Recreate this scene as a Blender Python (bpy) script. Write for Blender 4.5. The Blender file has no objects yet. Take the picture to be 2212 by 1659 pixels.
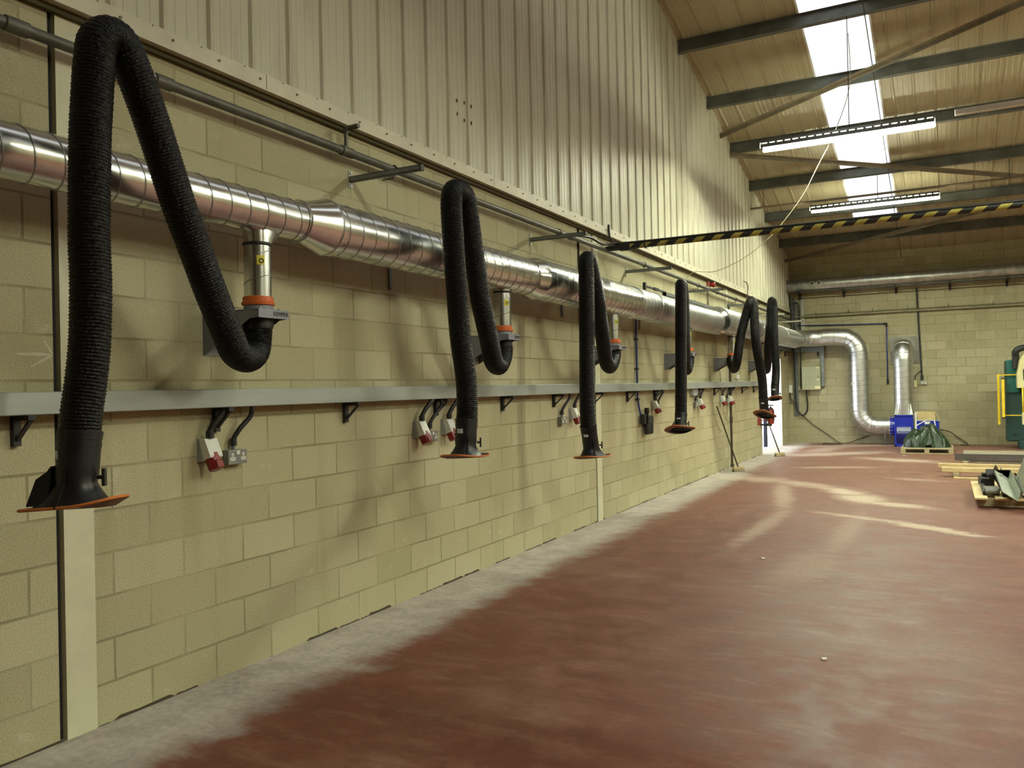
import bpy, bmesh, math, random
from mathutils import Vector, Matrix, Euler
random.seed(7)
PI = math.pi
SC = bpy.context.scene
COL = SC.collection

# ------------------------------------------------------------ camera
CAM = Vector((3.888, 0.0, 1.70))
yaw, pitch, roll = .486535508, .00472170541, -.0213458395
fwd = Vector((-math.sin(yaw)*math.cos(pitch), math.cos(yaw)*math.cos(pitch), math.sin(pitch)))
rt = Vector((math.cos(yaw), math.sin(yaw), 0)); up = rt.cross(fwd)
cr, sr = math.cos(roll), math.sin(roll)
R_, U_ = cr*rt + sr*up, -sr*rt + cr*up
cam_d = bpy.data.cameras.new('camera'); cam = bpy.data.objects.new('camera', cam_d); COL.objects.link(cam)
cam.matrix_world = Matrix(((R_.x, U_.x, -fwd.x, CAM.x), (R_.y, U_.y, -fwd.y, CAM.y), (R_.z, U_.z, -fwd.z, CAM.z), (0, 0, 0, 1)))
cam_d.sensor_width = 36; cam_d.lens = 36*1769.3/2212; cam_d.clip_end = 200; cam_d.clip_start = .05
SC.camera = cam

# ------------------------------------------------------------ light and exposure
SKY = 4.0            # daylight outside (through the roof lights and the doorway)
TUBE = 370.0          # fluorescent tubes
SC.view_settings.view_transform = 'Standard'; SC.view_settings.look = 'None'
SC.view_settings.exposure = 0.0; SC.view_settings.gamma = 1.0
SC.view_settings.use_curve_mapping = False
wd = bpy.data.worlds.new('sky'); SC.world = wd; wd.use_nodes = True
bg = wd.node_tree.nodes['Background']; bg.inputs[0].default_value = (.93, .97, 1, 1); bg.inputs[1].default_value = SKY
SC.cycles.max_bounces = 8; SC.cycles.diffuse_bounces = 5; SC.cycles.glossy_bounces = 4
SC.cycles.transmission_bounces = 6; SC.cycles.transparent_max_bounces = 8
SC.cycles.use_denoising = True; SC.cycles.sample_clamp_indirect = 6
SC.cycles.caustics_reflective = False; SC.cycles.caustics_refractive = False

# ------------------------------------------------------------ materials
def N(nt, typ, **kw):
    n = nt.nodes.new(typ)
    for k, v in kw.items():
        if k == 'ins':
            for a, b in v.items():
                n.inputs[a].default_value = b
        else: setattr(n, k, v)
    return n

def base(name, col, rough=.5, metal=0.0, spec=.5):
    m = bpy.data.materials.new(name); m.use_nodes = True
    nt = m.node_tree; b = nt.nodes['Principled BSDF']
    b.inputs['Base Color'].default_value = (*col, 1); b.inputs['Roughness'].default_value = rough
    b.inputs['Metallic'].default_value = metal; b.inputs['Specular IOR Level'].default_value = spec
    return m, nt, b

def mat(name, col, rough=.5, metal=0.0, nz=6.0, amt=.12, bump=0.0, bscale=60., stretch=(1, 1, 1), spec=.5, ramt=.08):
    """painted / metal surface with procedural wear variation"""
    m, nt, b = base(name, col, rough, metal, spec)
    tc = N(nt, 'ShaderNodeTexCoord'); mp = N(nt, 'ShaderNodeMapping'); mp.inputs['Scale'].default_value = stretch
    nt.links.new(tc.outputs['Object'], mp.inputs[0])
    n = N(nt, 'ShaderNodeTexNoise', ins={'Scale': nz, 'Detail': 6, 'Roughness': .6}); nt.links.new(mp.outputs[0], n.inputs['Vector'])
    r = N(nt, 'ShaderNodeValToRGB')
    lo = [max(0, c*(1-amt)) for c in col]; hi = [min(1, c*(1+amt)) for c in col]
    r.color_ramp.elements[0].color = (*lo, 1); r.color_ramp.elements[0].position = .32
    r.color_ramp.elements[1].color = (*hi, 1); r.color_ramp.elements[1].position = .68
    nt.links.new(n.outputs['Fac'], r.inputs[0]); nt.links.new(r.outputs[0], b.inputs['Base Color'])
    mr = N(nt, 'ShaderNodeMapRange', ins={'To Min': max(0.02, rough-ramt), 'To Max': min(1, rough+ramt)})
    nt.links.new(n.outputs['Fac'], mr.inputs[0]); nt.links.new(mr.outputs[0], b.inputs['Roughness'])
    if bump:
        n2 = N(nt, 'ShaderNodeTexNoise', ins={'Scale': bscale, 'Detail': 4}); nt.links.new(mp.outputs[0], n2.inputs['Vector'])
        bp = N(nt, 'ShaderNodeBump', ins={'Strength': bump, 'Distance': .01}); nt.links.new(n2.outputs['Fac'], bp.inputs['Height'])
        nt.links.new(bp.outputs[0], b.inputs['Normal'])
    return m

def math_(nt, op, a, b=None, clamp=False):
    n = N(nt, 'ShaderNodeMath', operation=op); n.use_clamp = clamp
    for i, v in enumerate((a, b)):
        if v is None: continue
        if isinstance(v, (int, float)): n.inputs[i].default_value = v
        else: nt.links.new(v, n.inputs[i])
    return n.outputs[0]

def mixc(nt, fac, a, b, mode='MIX'):
    n = N(nt, 'ShaderNodeMix', data_type='RGBA', blend_type=mode)
    for i, v in ((0, fac), (6, a), (7, b)):
        if isinstance(v, (int, float)): n.inputs[i].default_value = v
        elif isinstance(v, tuple): n.inputs[i].default_value = (*v, 1)
        else: nt.links.new(v, n.inputs[i])
    return n.outputs[2]

def smooth(nt, v, a, b, lo=0., hi=1.):
    n = N(nt, 'ShaderNodeMapRange', interpolation_type='SMOOTHSTEP', ins={'From Min': a, 'From Max': b, 'To Min': lo, 'To Max': hi})
    nt.links.new(v, n.inputs[0]); return n.outputs[0]

def block_mat(name, axis, tone=1.0, u0=3.05):
    m, nt, b = base(name, (.5, .45, .3), .9, 0, .25)
    tc = N(nt, 'ShaderNodeTexCoord'); sp = N(nt, 'ShaderNodeSeparateXYZ'); nt.links.new(tc.outputs['Object'], sp.inputs[0])
    u = math_(nt, 'SUBTRACT', sp.outputs[axis], u0); v = math_(nt, 'SUBTRACT', sp.outputs[2], .21)
    cb = N(nt, 'ShaderNodeCombineXYZ'); nt.links.new(u, cb.inputs[0]); nt.links.new(v, cb.inputs[1])
    # slight waviness of the joints
    wn = N(nt, 'ShaderNodeTexNoise', ins={'Scale': 9, 'Detail': 2}); nt.links.new(tc.outputs['Object'], wn.inputs['Vector'])
    wv = N(nt, 'ShaderNodeVectorMath', operation='MULTIPLY_ADD'); nt.links.new(wn.outputs['Color'], wv.inputs[0])
    wv.inputs[1].default_value = (.006, .006, 0); nt.links.new(cb.outputs[0], wv.inputs[2])
    br = N(nt, 'ShaderNodeTexBrick', offset=.5, offset_frequency=2, squash=1, ins={'Scale': 1, 'Mortar Size': .0075, 'Mortar Smooth': .35, 'Bias': 0,
           'Brick Width': .45, 'Row Height': .225, 'Color1': (0, 0, 0, 1), 'Color2': (1, 1, 1, 1), 'Mortar': (.5, .5, .5, 1)})
    nt.links.new(wv.outputs[0], br.inputs['Vector'])
    t = tone
    c1 = mixc(nt, br.outputs['Color'], (.44*t, .40*t, .255*t), (.54*t, .50*t, .335*t))
    big = N(nt, 'ShaderNodeTexNoise', ins={'Scale': .9, 'Detail': 5, 'Roughness': .6}); nt.links.new(tc.outputs['Object'], big.inputs['Vector'])
    st = smooth(nt, big.outputs['Fac'], .35, .7)
    c1 = mixc(nt, math_(nt, 'MULTIPLY', st, .35), c1, (.40*t, .37*t, .20*t))
    # vertical drips
    mp = N(nt, 'ShaderNodeMapping'); mp.inputs['Scale'].default_value = (2.2, 2.2, .25); nt.links.new(tc.outputs['Object'], mp.inputs[0])
    dr = N(nt, 'ShaderNodeTexNoise', ins={'Scale': 1.6, 'Detail': 4}); nt.links.new(mp.outputs[0], dr.inputs['Vector'])
    c1 = mixc(nt, math_(nt, 'MULTIPLY', smooth(nt, dr.outputs['Fac'], .55, .75), .35), c1, (.31*t, .27*t, .14*t))
    # light scuffs
    sc = N(nt, 'ShaderNodeTexNoise', ins={'Scale': 5, 'Detail': 8, 'Roughness': .7}); nt.links.new(tc.outputs['Object'], sc.inputs['Vector'])
    c1 = mixc(nt, math_(nt, 'MULTIPLY', smooth(nt, sc.outputs['Fac'], .58, .72), .45), c1, (.66*t, .63*t, .5*t))
    fine = N(nt, 'ShaderNodeTexNoise', ins={'Scale': 120, 'Detail': 3}); nt.links.new(tc.outputs['Object'], fine.inputs['Vector'])
    c1 = mixc(nt, .22, c1, smooth(nt, fine.outputs['Fac'], .3, .7, .15, .75), 'OVERLAY')
    # joints fade where they were struck flush
    fl = N(nt, 'ShaderNodeTexNoise', ins={'Scale': 1.7, 'Detail': 2}); nt.links.new(tc.outputs['Object'], fl.inputs['Vector'])
    mo = math_(nt, 'MULTIPLY', br.outputs['Fac'], smooth(nt, fl.outputs['Fac'], .35, .62, .25, .85))
    c1 = mixc(nt, mo, c1, (.28*t, .245*t, .145*t))
    nt.links.new(c1, b.inputs['Base Color'])
    h = math_(nt, 'SUBTRACT', math_(nt, 'MULTIPLY', fine.outputs['Fac'], .12), math_(nt, 'MULTIPLY', mo, 1.0))
    bp = N(nt, 'ShaderNodeBump', ins={'Strength': .7, 'Distance': .006}); nt.links.new(h, bp.inputs['Height']); nt.links.new(bp.outputs[0], b.inputs['Normal'])
    return m

def cladding_mat(name, axis, col, dirt, s=1.0, sagscale=(1, 1, .12)):
    """coated steel liner with grime streaks running along the ribs"""
    m, nt, b = base(name, col, .45, 0, .4)
    tc = N(nt, 'ShaderNodeTexCoord'); mp = N(nt, 'ShaderNodeMapping'); mp.inputs['Scale'].default_value = sagscale
    nt.links.new(tc.outputs['Object'], mp.inputs[0])
    a = N(nt, 'ShaderNodeTexNoise', ins={'Scale': 11, 'Detail': 7, 'Roughness': .65}); nt.links.new(mp.outputs[0], a.inputs['Vector'])
    bb = N(nt, 'ShaderNodeTexNoise', ins={'Scale': .55, 'Detail': 3}); nt.links.new(tc.outputs['Object'], bb.inputs['Vector'])
    sp = N(nt, 'ShaderNodeSeparateXYZ'); nt.links.new(tc.outputs['Object'], sp.inputs[0])
    w = math_(nt, 'FRACT', math_(nt, 'DIVIDE', math_(nt, 'ADD', sp.outputs[axis], 30*.3333 - 3.1667+.07), .33333))
    rib = math_(nt, 'SUBTRACT', 1, smooth(nt, math_(nt, 'ABSOLUTE', math_(nt, 'SUBTRACT', w, .21)), .03, .13))
    f = math_(nt, 'MULTIPLY', smooth(nt, a.outputs['Fac'], .46, .72), smooth(nt, bb.outputs['Fac'], .35, .7, .2, 1))
    f = math_(nt, 'ADD', math_(nt, 'MULTIPLY', f, .75*s), math_(nt, 'MULTIPLY', math_(nt, 'MULTIPLY', rib, smooth(nt, a.outputs['Fac'], .35, .6)), .42*s), True)
    c = mixc(nt, f, col, dirt)
    nt.links.new(c, b.inputs['Base Color'])
    return m

def floor_mat():
    m, nt, b = base('floor_paint', (.16, .045, .032), .35, 0, .4)
    tc = N(nt, 'ShaderNodeTexCoord'); sp = N(nt, 'ShaderNodeSeparateXYZ'); nt.links.new(tc.outputs['Object'], sp.inputs[0])
    def noise(scale, det=4, st=(1, 1, 1), rough=.6, rot=0):
        mp = N(nt, 'ShaderNodeMapping'); mp.inputs['Scale'].default_value = st; mp.inputs['Rotation'].default_value = (0, 0, rot)
        nt.links.new(tc.outputs['Object'], mp.inputs[0])
        n = N(nt, 'ShaderNodeTexNoise', ins={'Scale': scale, 'Detail': det, 'Roughness': rough}); nt.links.new(mp.outputs[0], n.inputs['Vector'])
        return n.outputs['Fac']
    n1 = noise(.8, 6); n2 = noise(3.2, 8, rough=.7); n3 = noise(2.0, 8, (1, 3.2, 1), .72, .35); n4 = noise(25, 5)
    red = mixc(nt, smooth(nt, n2, .3, .7), (.105, .024, .015), (.158, .043, .028))
    red = mixc(nt, math_(nt, 'MULTIPLY', smooth(nt, n3, .48, .66), .20), red, (.30, .19, .14))   # scuffed film of dust
    red = mixc(nt, math_(nt, 'MULTIPLY', smooth(nt, n1, .45, .75), .25), red, (.27, .20, .14))
    # more site dust towards the far end of the hall
    far = smooth(nt, sp.outputs[1], 5, 20)
    red = mixc(nt, math_(nt, 'MULTIPLY', far, smooth(nt, n2, .25, .75, .5, .8)), red, (.30, .165, .118))
    # bare pale strip along the left wall
    e = math_(nt, 'ADD', sp.outputs[0], math_(nt, 'MULTIPLY', math_(nt, 'SUBTRACT', n1, .5), .55))
    e = math_(nt, 'ADD', e, math_(nt, 'MULTIPLY', math_(nt, 'SUBTRACT', n3, .5), .4))
    e = math_(nt, 'ADD', e, math_(nt, 'MULTIPLY', math_(nt, 'SUBTRACT', n2, .5), .5))
    stp = math_(nt, 'SUBTRACT', 1, smooth(nt, e, .38, .78))
    pale = mixc(nt, smooth(nt, n2, .35, .65), (.40, .36, .32), (.55, .51, .46))
    c = mixc(nt, math_(nt, 'MULTIPLY', stp, .9), red, pale)
    # swept dust streaks: (x, y, angle, half length, half width, strength)
    mask = None
    for (x, y, x2, y2, w, k) in [(.3, 14.9, 1.5, 14.6, .5, .55), (1.2, 14.7, 2.35, 13.8, .3, .6), (2.2, 13.95, 2.75, 13.0, .3, .95), (2.6, 13.3, 2.95, 12.3, .38, 1.0),
                               (2.8, 12.5, 3.7, 12.05, .22, .9), (2.4, 11.25, 3.4, 10.75, .13, .8), (3.2, 10.85, 4.2, 10.1, .17, .95),
                               (1.44, 14.2, 1.95, 11.3, .18, .5), (2.0, 11.4, 1.9, 8.6, .15, .4), (2.9, 11.4, 2.85, 8.5, .17, .32), (2.85, 8.7, 2.6, 7.1, .3, .3),
                               (.4, 19.5, 2.6, 21.2, .5, .7), (.5, 22.5, 3, 23.6, .45, .6), (2.2, 19.5, 3.8, 18.7, .4, .75), (1.2, 17, 2.6, 17.4, .25, .5), (3.0, 15.6, 3.9, 15.3, .2, .3), (1.0, 20.5, 1.6, 23.8, .4, .5)]:
        mp = N(nt, 'ShaderNodeMapping', vector_type='TEXTURE')
        mp.inputs['Location'].default_value = ((x+x2)/2, (y+y2)/2, 0); mp.inputs['Rotation'].default_value = (0, 0, math.atan2(y2-y, x2-x))
        mp.inputs['Scale'].default_value = (math.hypot(x2-x, y2-y)*.62, w, 1)
        nt.links.new(tc.outputs['Object'], mp.inputs[0])
        ln = N(nt, 'ShaderNodeVectorMath', operation='LENGTH'); nt.links.new(mp.outputs[0], ln.inputs[0])
        d = math_(nt, 'ADD', ln.outputs['Value'], math_(nt, 'MULTIPLY', math_(nt, 'SUBTRACT', n3, .5), 2.6))
        d = math_(nt, 'ADD', d, math_(nt, 'MULTIPLY', math_(nt, 'SUBTRACT', n4, .5), 1.6))
        v = math_(nt, 'MULTIPLY', math_(nt, 'SUBTRACT', 1, smooth(nt, d, .35, 1.15)), k)
        mask = v if mask is None else math_(nt, 'MAXIMUM', mask, v)
    c = mixc(nt, math_(nt, 'MULTIPLY', mask, .75), c, (.62, .52, .42))
    # scratches and dark scuffs
    sc = noise(7, 8, (1, 6, 1), .8, -.5)
    c = mixc(nt, math_(nt, 'MULTIPLY', smooth(nt, sc, .62, .70), .6), c, (.035, .02, .015))
    sc2 = noise(5, 8, (7, 1, 1), .8, -1.1)
    c = mixc(nt, math_(nt, 'MULTIPLY', smooth(nt, sc2, .69, .74), .22), c, (.42, .32, .27))
    c = mixc(nt, .18, c, smooth(nt, n4, .3, .7, .2, .8), 'OVERLAY')
    nt.links.new(c, b.inputs['Base Color'])
    rr = math_(nt, 'ADD', smooth(nt, n2, .3, .7, .44, .62), math_(nt, 'MULTIPLY', math_(nt, 'MAXIMUM', stp, mask), .4), True)
    nt.links.new(rr, b.inputs['Roughness'])
    bp = N(nt, 'ShaderNodeBump', ins={'Strength': .12, 'Distance': .01}); nt.links.new(n2, bp.inputs['Height']); nt.links.new(bp.outputs[0], b.inputs['Normal'])
    return m

def stripe_mat():
    m, nt, b = base('hazard_tape', (.02, .02, .02), .45)
    tc = N(nt, 'ShaderNodeTexCoord'); sp = N(nt, 'ShaderNodeSeparateXYZ'); nt.links.new(tc.outputs['Object'], sp.inputs[0])
    k = math_(nt, 'ADD', sp.outputs[0], math_(nt, 'MULTIPLY', sp.outputs[2], -1.1))
    f = math_(nt, 'FRACT', math_(nt, 'DIVIDE', k, .225)); g = math_(nt, 'LESS_THAN', f, .47)
    n = N(nt, 'ShaderNodeTexNoise', ins={'Scale': 8, 'Detail': 4}); nt.links.new(tc.outputs['Object'], n.inputs['Vector'])
    y = mixc(nt, smooth(nt, n.outputs['Fac'], .3, .7), (.30, .25, .045), (.45, .39, .09))
    nt.links.new(mixc(nt, g, (.015, .015, .014), y), b.inputs['Base Color']); return m

def emit(name, col, s):
    m = bpy.data.materials.new(name); m.use_nodes = True; nt = m.node_tree; nt.nodes.clear()
    e = N(nt, 'ShaderNodeEmission'); e.inputs[0].default_value = (*col, 1); e.inputs[1].default_value = s
    o = N(nt, 'ShaderNodeOutputMaterial'); nt.links.new(e.outputs[0], o.inputs[0]); return m

def pane_mat():
    m = bpy.data.materials.new('rooflight_sheet'); m.use_nodes = True; nt = m.node_tree; nt.nodes.clear()
    o = N(nt, 'ShaderNodeOutputMaterial'); tr = N(nt, 'ShaderNodeBsdfTransparent'); tl = N(nt, 'ShaderNodeBsdfTranslucent'); mx = N(nt, 'ShaderNodeMixShader')
    tc = N(nt, 'ShaderNodeTexCoord'); n = N(nt, 'ShaderNodeTexNoise', ins={'Scale': 2.5, 'Detail': 5}); nt.links.new(tc.outputs['Object'], n.inputs['Vector'])
    r = N(nt, 'ShaderNodeValToRGB'); r.color_ramp.elements[0].color = (.30, .30, .28, 1); r.color_ramp.elements[1].color = (.46, .47, .46, 1)
    nt.links.new(n.outputs['Fac'], r.inputs[0]); nt.links.new(r.outputs[0], tr.inputs[0]); nt.links.new(r.outputs[0], tl.inputs[0])
    mx.inputs[0].default_value = .35; nt.links.new(tr.outputs[0], mx.inputs[1]); nt.links.new(tl.outputs[0], mx.inputs[2]); nt.links.new(mx.outputs[0], o.inputs[0])
    return m

M = {}
M['block_left'] = block_mat('blockwork_left', 1)
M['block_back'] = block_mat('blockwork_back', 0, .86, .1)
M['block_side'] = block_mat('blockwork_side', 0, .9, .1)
M['floor'] = floor_mat()
M['clad'] = cladding_mat('wall_liner', 1, (.54, .525, .405), (.26, .21, .13), .62)
M['roof'] = cladding_mat('roof_liner', 0, (.38, .325, .205), (.22, .16, .085), .55, (1, .12, .12))
M['flash'] = mat('flashing_cream', (.60, .57, .44), .5, 0, 3, .14)
M['cream'] = mat('column_cream', (.66, .64, .46), .5, 0, 4, .07)
M['screw'] = mat('screw_dark', (.17, .16, .12), .5, .3)
M['gap_shadow'] = mat('shadow_olive', (.07, .06, .025), .9)
M['darkgap'] = mat('sealant_dark', (.025, .025, .03), .8)
M['purlin'] = mat('purlin_steel', (.10, .10, .085), .6, .3, 3, .3)
M['angle'] = mat('bracing_steel', (.22, .18, .12), .6, .2, 5, .25)
M['duct'] = mat('galvanised_duct', (.66, .665, .65), .24, 1.0, 9, .1, .05, 7, ramt=.07)
M['duct_old'] = mat('galvanised_old', (.42, .42, .39), .38, .9, 6, .2, .06, 9)
M['duct_matt'] = mat('galvanised_matt', (.60, .61, .60), .38, 1.0, 9, .12, .05, 7, ramt=.08)
M['duct_shiny'] = mat('galvanised_bright', (.74, .745, .74), .2, 1.0, 12, .06, ramt=.05)
M['seam'] = mat('duct_seam', (.33, .33, .32), .4, .9)
M['rubber'] = mat('black_rubber', (.014, .014, .013), .5)
M['hose'] = mat('black_hose', (.0035, .0035, .004), .38, 0, 40, .3, .9, 70, spec=.2, ramt=.14)
M['plastic'] = mat('black_plastic', (.007, .007, .009), .4, 0, 10, .2, spec=.4)
M['orange'] = mat('orange_rubber', (.62, .13, .025), .5)
M['orange_dk'] = mat('orange_trim', (.55, .16, .03), .55)
M['bracket'] = mat('arm_bracket_grey', (.23, .24, .28), .5, .2)
M['text_grey'] = mat('lettering_brown', (.06, .04, .035), .6)
M['tray'] = mat('trunking_galvanised', (.38, .41, .39), .5, .35, 3, .12, stretch=(1, .3, 3))
M['lip'] = mat('hood_lip_brown', (.16, .06, .03), .6)
M['black'] = mat('black_steel', (.014, .014, .015), .5)
M['dgrey'] = mat('dark_steel_pipe', (.115, .11, .09), .5, .5, 8, .3)
M['pipe_far'] = mat('painted_pipe', (.25, .23, .14), .55, .1, 8, .2)
M['unistrut'] = mat('strut_galvanised', (.21, .23, .23), .5, .5, 8, .2)
M['strut_pale'] = mat('strut_pale', (.42, .42, .36), .5, .3)
M['white'] = mat('white_plastic', (.72, .73, .68), .4, 0, 8, .05)
M['grey_pl'] = mat('grey_plastic', (.36, .38, .40), .45, 0, 8, .08)
M['plate_grey'] = mat('socket_plate_grey', (.24, .24, .225), .5, .2)
M['metalclad'] = mat('metalclad_grey', (.20, .205, .19), .45, .3)
M['red_pl'] = mat('red_plastic', (.22, .010, .012), .3)
M['red'] = mat('red_paint', (.27, .022, .014), .4)
M['blue_pipe'] = mat('blue_airline', (.03, .05, .22), .4)
M['navy'] = mat('navy_paint', (.003, .005, .02), .5)
M['blue'] = mat('fan_blue', (.018, .035, .42), .22, 0, 6, .12)
M['blue_dk'] = mat('fan_inside', (.008, .012, .13), .3)
M['yellow'] = mat('yellow_paint', (.85, .62, .03), .4)
M['sticker'] = mat('sticker_yellow', (.75, .68, .06), .5)
M['label'] = mat('label_pale', (.62, .66, .75), .5)
M['cab'] = mat('cabinet_drab', (.36, .37, .24), .45, 0, 4, .08)
M['timber'] = mat('raw_timber', (.66, .52, .28), .7, 0, 6, .2, .1, 40, (1, 8, 8))
M['timber_old'] = mat('old_timber', (.42, .36, .22), .8, 0, 6, .25, .15, 40, (1, 8, 8))
M['ply'] = mat('plywood_top', (.36, .31, .23), .75, 0, 3, .2)
M['steel_bar'] = mat('bar_steel', (.16, .15, .15), .45, .6)
M['zinc'] = mat('zinc_sheet', (.33, .36, .30), .5, .3, 5, .12)
M['card'] = mat('cardboard', (.55, .44, .22), .8)
M['strap'] = mat('strap_white', (.7, .72, .78), .4)
M['tarp'] = mat('green_sheeting', (.018, .036, .016), .33, 0, 6, .3, .6, 14, spec=.5)
M['green'] = mat('machine_green', (.012, .12, .105), .4, 0, 3, .15)
M['green_dk'] = mat('machine_green_dark', (.012, .05, .045), .45, 0, 3, .15)
M['mcream'] = mat('machine_cream', (.70, .66, .36), .45)
M['glow'] = emit('fluorescent_tube', (.95, 1.0, .74), TUBE)
M['glow_dim'] = emit('fluorescent_tube_dim', (.965, 1.0, .77), TUBE*.82)  # weaker tubes of the unseen lamps, strength set for the near wall
M['lampbody'] = mat('lamp_body', (.10, .10, .085), .5)
M['reflector'] = mat('lamp_reflector', (.8, .8, .74), .35)
M['lampwhite'] = mat('lamp_body_pale', (.62, .60, .55), .5)
M['cord'] = mat('pale_cord', (.42, .38, .24), .7)
M['concrete'] = mat('yard_concrete', (.5, .5, .48), .9, 0, 2, .15)
M['chalk'] = mat('chalk', (.62, .60, .48), .9)
M['stripe'] = stripe_mat()
M['pane'] = pane_mat()
M['brush'] = mat('broom_bristle', (.40, .34, .22), .9)
M['handle'] = mat('broom_handle', (.06, .045, .025), .6)
M['glass_dk'] = mat('dark_screen', (.01, .012, .012), .2)
M['litter'] = mat('paper_scrap', (.75, .72, .66), .8)

# ------------------------------------------------------------ mesh building
class MB:
    def __init__(s): s.v = []; s.f = []; s.sm = []
    def add(s, vs, fs, smooth=False):
        o = len(s.v); s.v += [Vector(v) for v in vs]; s.f += [tuple(i+o for i in f) for f in fs]; s.sm += [smooth]*len(fs); return s
    def box(s, c, d, rot=None):
        x, y, z = [k/2 for k in d]
        vs = [Vector(p) for p in ((-x, -y, -z), (x, -y, -z), (x, y, -z), (-x, y, -z), (-x, -y, z), (x, -y, z), (x, y, z), (-x, y, z))]
        if rot is not None:
            R = rot if isinstance(rot, Matrix) else Euler(rot).to_matrix(); vs = [R @ v for v in vs]
        return s.add([v+Vector(c) for v in vs], [(0, 3, 2, 1), (4, 5, 6, 7), (0, 1, 5, 4), (1, 2, 6, 5), (2, 3, 7, 6), (3, 0, 4, 7)])
    def bb(s, a, b): return s.box([(p+q)/2 for p, q in zip(a, b)], [abs(q-p) for p, q in zip(a, b)])
    def rbox(s, c, d, r=.01, rot=None, seg=2):
        bm = bmesh.new(); bmesh.ops.create_cube(bm, size=1); bmesh.ops.scale(bm, vec=d, verts=bm.verts)
        bmesh.ops.bevel(bm, geom=bm.edges[:], offset=min(r, min(d)*.45), segments=seg, affect='EDGES', profile=.6)
        R = (rot if isinstance(rot, Matrix) else Euler(rot or (0, 0, 0)).to_matrix())
        bm.verts.index_update(); s.add([R @ v.co + Vector(c) for v in bm.verts], [[v.index for v in f.verts] for f in bm.faces]); bm.free(); return s
    def prism(s, pts, h0, h1, fn, smooth=False):
        """closed polygon pts (2D) swept from h0 to h1; fn(a, b, h) -> xyz"""
        n = len(pts); vs = [fn(a, b, h0) for a, b in pts]+[fn(a, b, h1) for a, b in pts]
        fs = [(i, (i+1) % n, n+(i+1) % n, n+i) for i in range(n)] + [tuple(range(n-1, -1, -1)), tuple(range(n, 2*n))]
        return s.add(vs, fs, smooth)
    def tube(s, path, r, n=12, cap=True, smooth=True, rfn=None, up=None):
        path = [Vector(p) for p in path]; m = len(path)
        t0 = (path[1]-path[0]).normalized(); u = Vector(up) if up else (Vector((0, 0, 1)) if abs(t0.z) < .9 else Vector((1, 0, 0)))
        u = (u - t0*u.dot(t0)).normalized(); vs = []; tp = t0
        for i in range(m):
            t = (path[min(i+1, m-1)]-path[max(i-1, 0)]).normalized()
            ax = tp.cross(t)
            if ax.length > 1e-7: u = Matrix.Rotation(tp.angle(t), 3, ax.normalized()) @ u
            u = (u-t*u.dot(t)).normalized(); w = t.cross(u); tp = t
            for k in range(n):
                a = 2*PI*k/n; rr = rfn(i, a) if rfn else (r[i] if isinstance(r, (list, tuple)) else r)
                vs.append(path[i]+(u*math.cos(a)+w*math.sin(a))*rr)
        fs = [(i*n+k, i*n+(k+1) % n, (i+1)*n+(k+1) % n, (i+1)*n+k) for i in range(m-1) for k in range(n)]
        s.add(vs, fs, smooth)
        if cap: s.add(vs[:n], [tuple(range(n-1, -1, -1))]); s.add(vs[-n:], [tuple(range(n))])
        return s
    def cyl(s, a, b, r, n=16, smooth=True, r2=None): return s.tube([a, b], [r, r if r2 is None else r2], n, True, smooth)
    def loft(s, rings, cap=True, smooth=True, closed=True):
        n = len(rings[0]); vs = [v for r in rings for v in r]
        K = n if closed else n-1
        s.add(vs, [(i*n+k, i*n+(k+1) % n, (i+1)*n+(k+1) % n, (i+1)*n+k) for i in range(len(rings)-1) for k in range(K)], smooth)
        if cap: s.add(rings[0], [tuple(range(n-1, -1, -1))]); s.add(rings[-1], [tuple(range(n))])
        return s
    def sphere(s, c, r, n=12, m=8, sc=(1, 1, 1)):
        rings = [[Vector((c[0]+r*sc[0]*math.sin(PI*j/m)*math.cos(2*PI*k/n), c[1]+r*sc[1]*math.sin(PI*j/m)*math.sin(2*PI*k/n), c[2]+r*sc[2]*math.cos(PI*j/m))) for k in range(n)] for j in range(m+1)]
        return s.loft(rings, False)

def wloc(o):
    l = Vector(o.location)
    while o.parent: o = o.parent; l = l+Vector(o.location)
    return l

def obj(name, mb, m, parent=None, origin=None):
    me = bpy.data.meshes.new(name)
    if parent is not None: L = wloc(parent)
    elif origin is not None: L = Vector(origin)
    else:
        xs = [v.x for v in mb.v]; ys = [v.y for v in mb.v]; zs = [v.z for v in mb.v]
        L = Vector(((min(xs)+max(xs))/2, (min(ys)+max(ys))/2, min(zs)))
    me.from_pydata([tuple(v-L) for v in mb.v], [], mb.f)
    me.polygons.foreach_set('use_smooth', mb.sm); 
    bm = bmesh.new(); bm.from_mesh(me)
    if len(bm.verts) < 60000:
        bmesh.ops.remove_doubles(bm, verts=bm.verts, dist=1e-6) if any(mb.sm) else None
        bmesh.ops.recalc_face_normals(bm, faces=bm.faces)
        for e in bm.edges:
            if len(e.link_faces) == 2 and e.calc_face_angle(0) > .7: e.smooth = False
    bm.to_mesh(me); bm.free()
    me.materials.append(M[m] if isinstance(m, str) else m); me.update()
    o = bpy.data.objects.new(name, me); COL.objects.link(o)
    if parent is not None: o.parent = parent
    else: o.location = L
    return o

def tag(o, label, cat, group=None, kind=None):
    o['label'] = label; o['category'] = cat
    if group: o['group'] = group
    if kind: o['kind'] = kind
    return o

def thing(name, label, cat, loc, group=None):
    o = bpy.data.objects.new(name, None); COL.objects.link(o); o.location = loc; o.empty_display_size = .1
    return tag(o, label, cat, group)

def struct(name, mb, m, parent=None):
    o = obj(name, mb, m, parent, (0, 0, 0) if parent is None else None)
    if parent is None: o['kind'] = 'structure'
    return o

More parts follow.
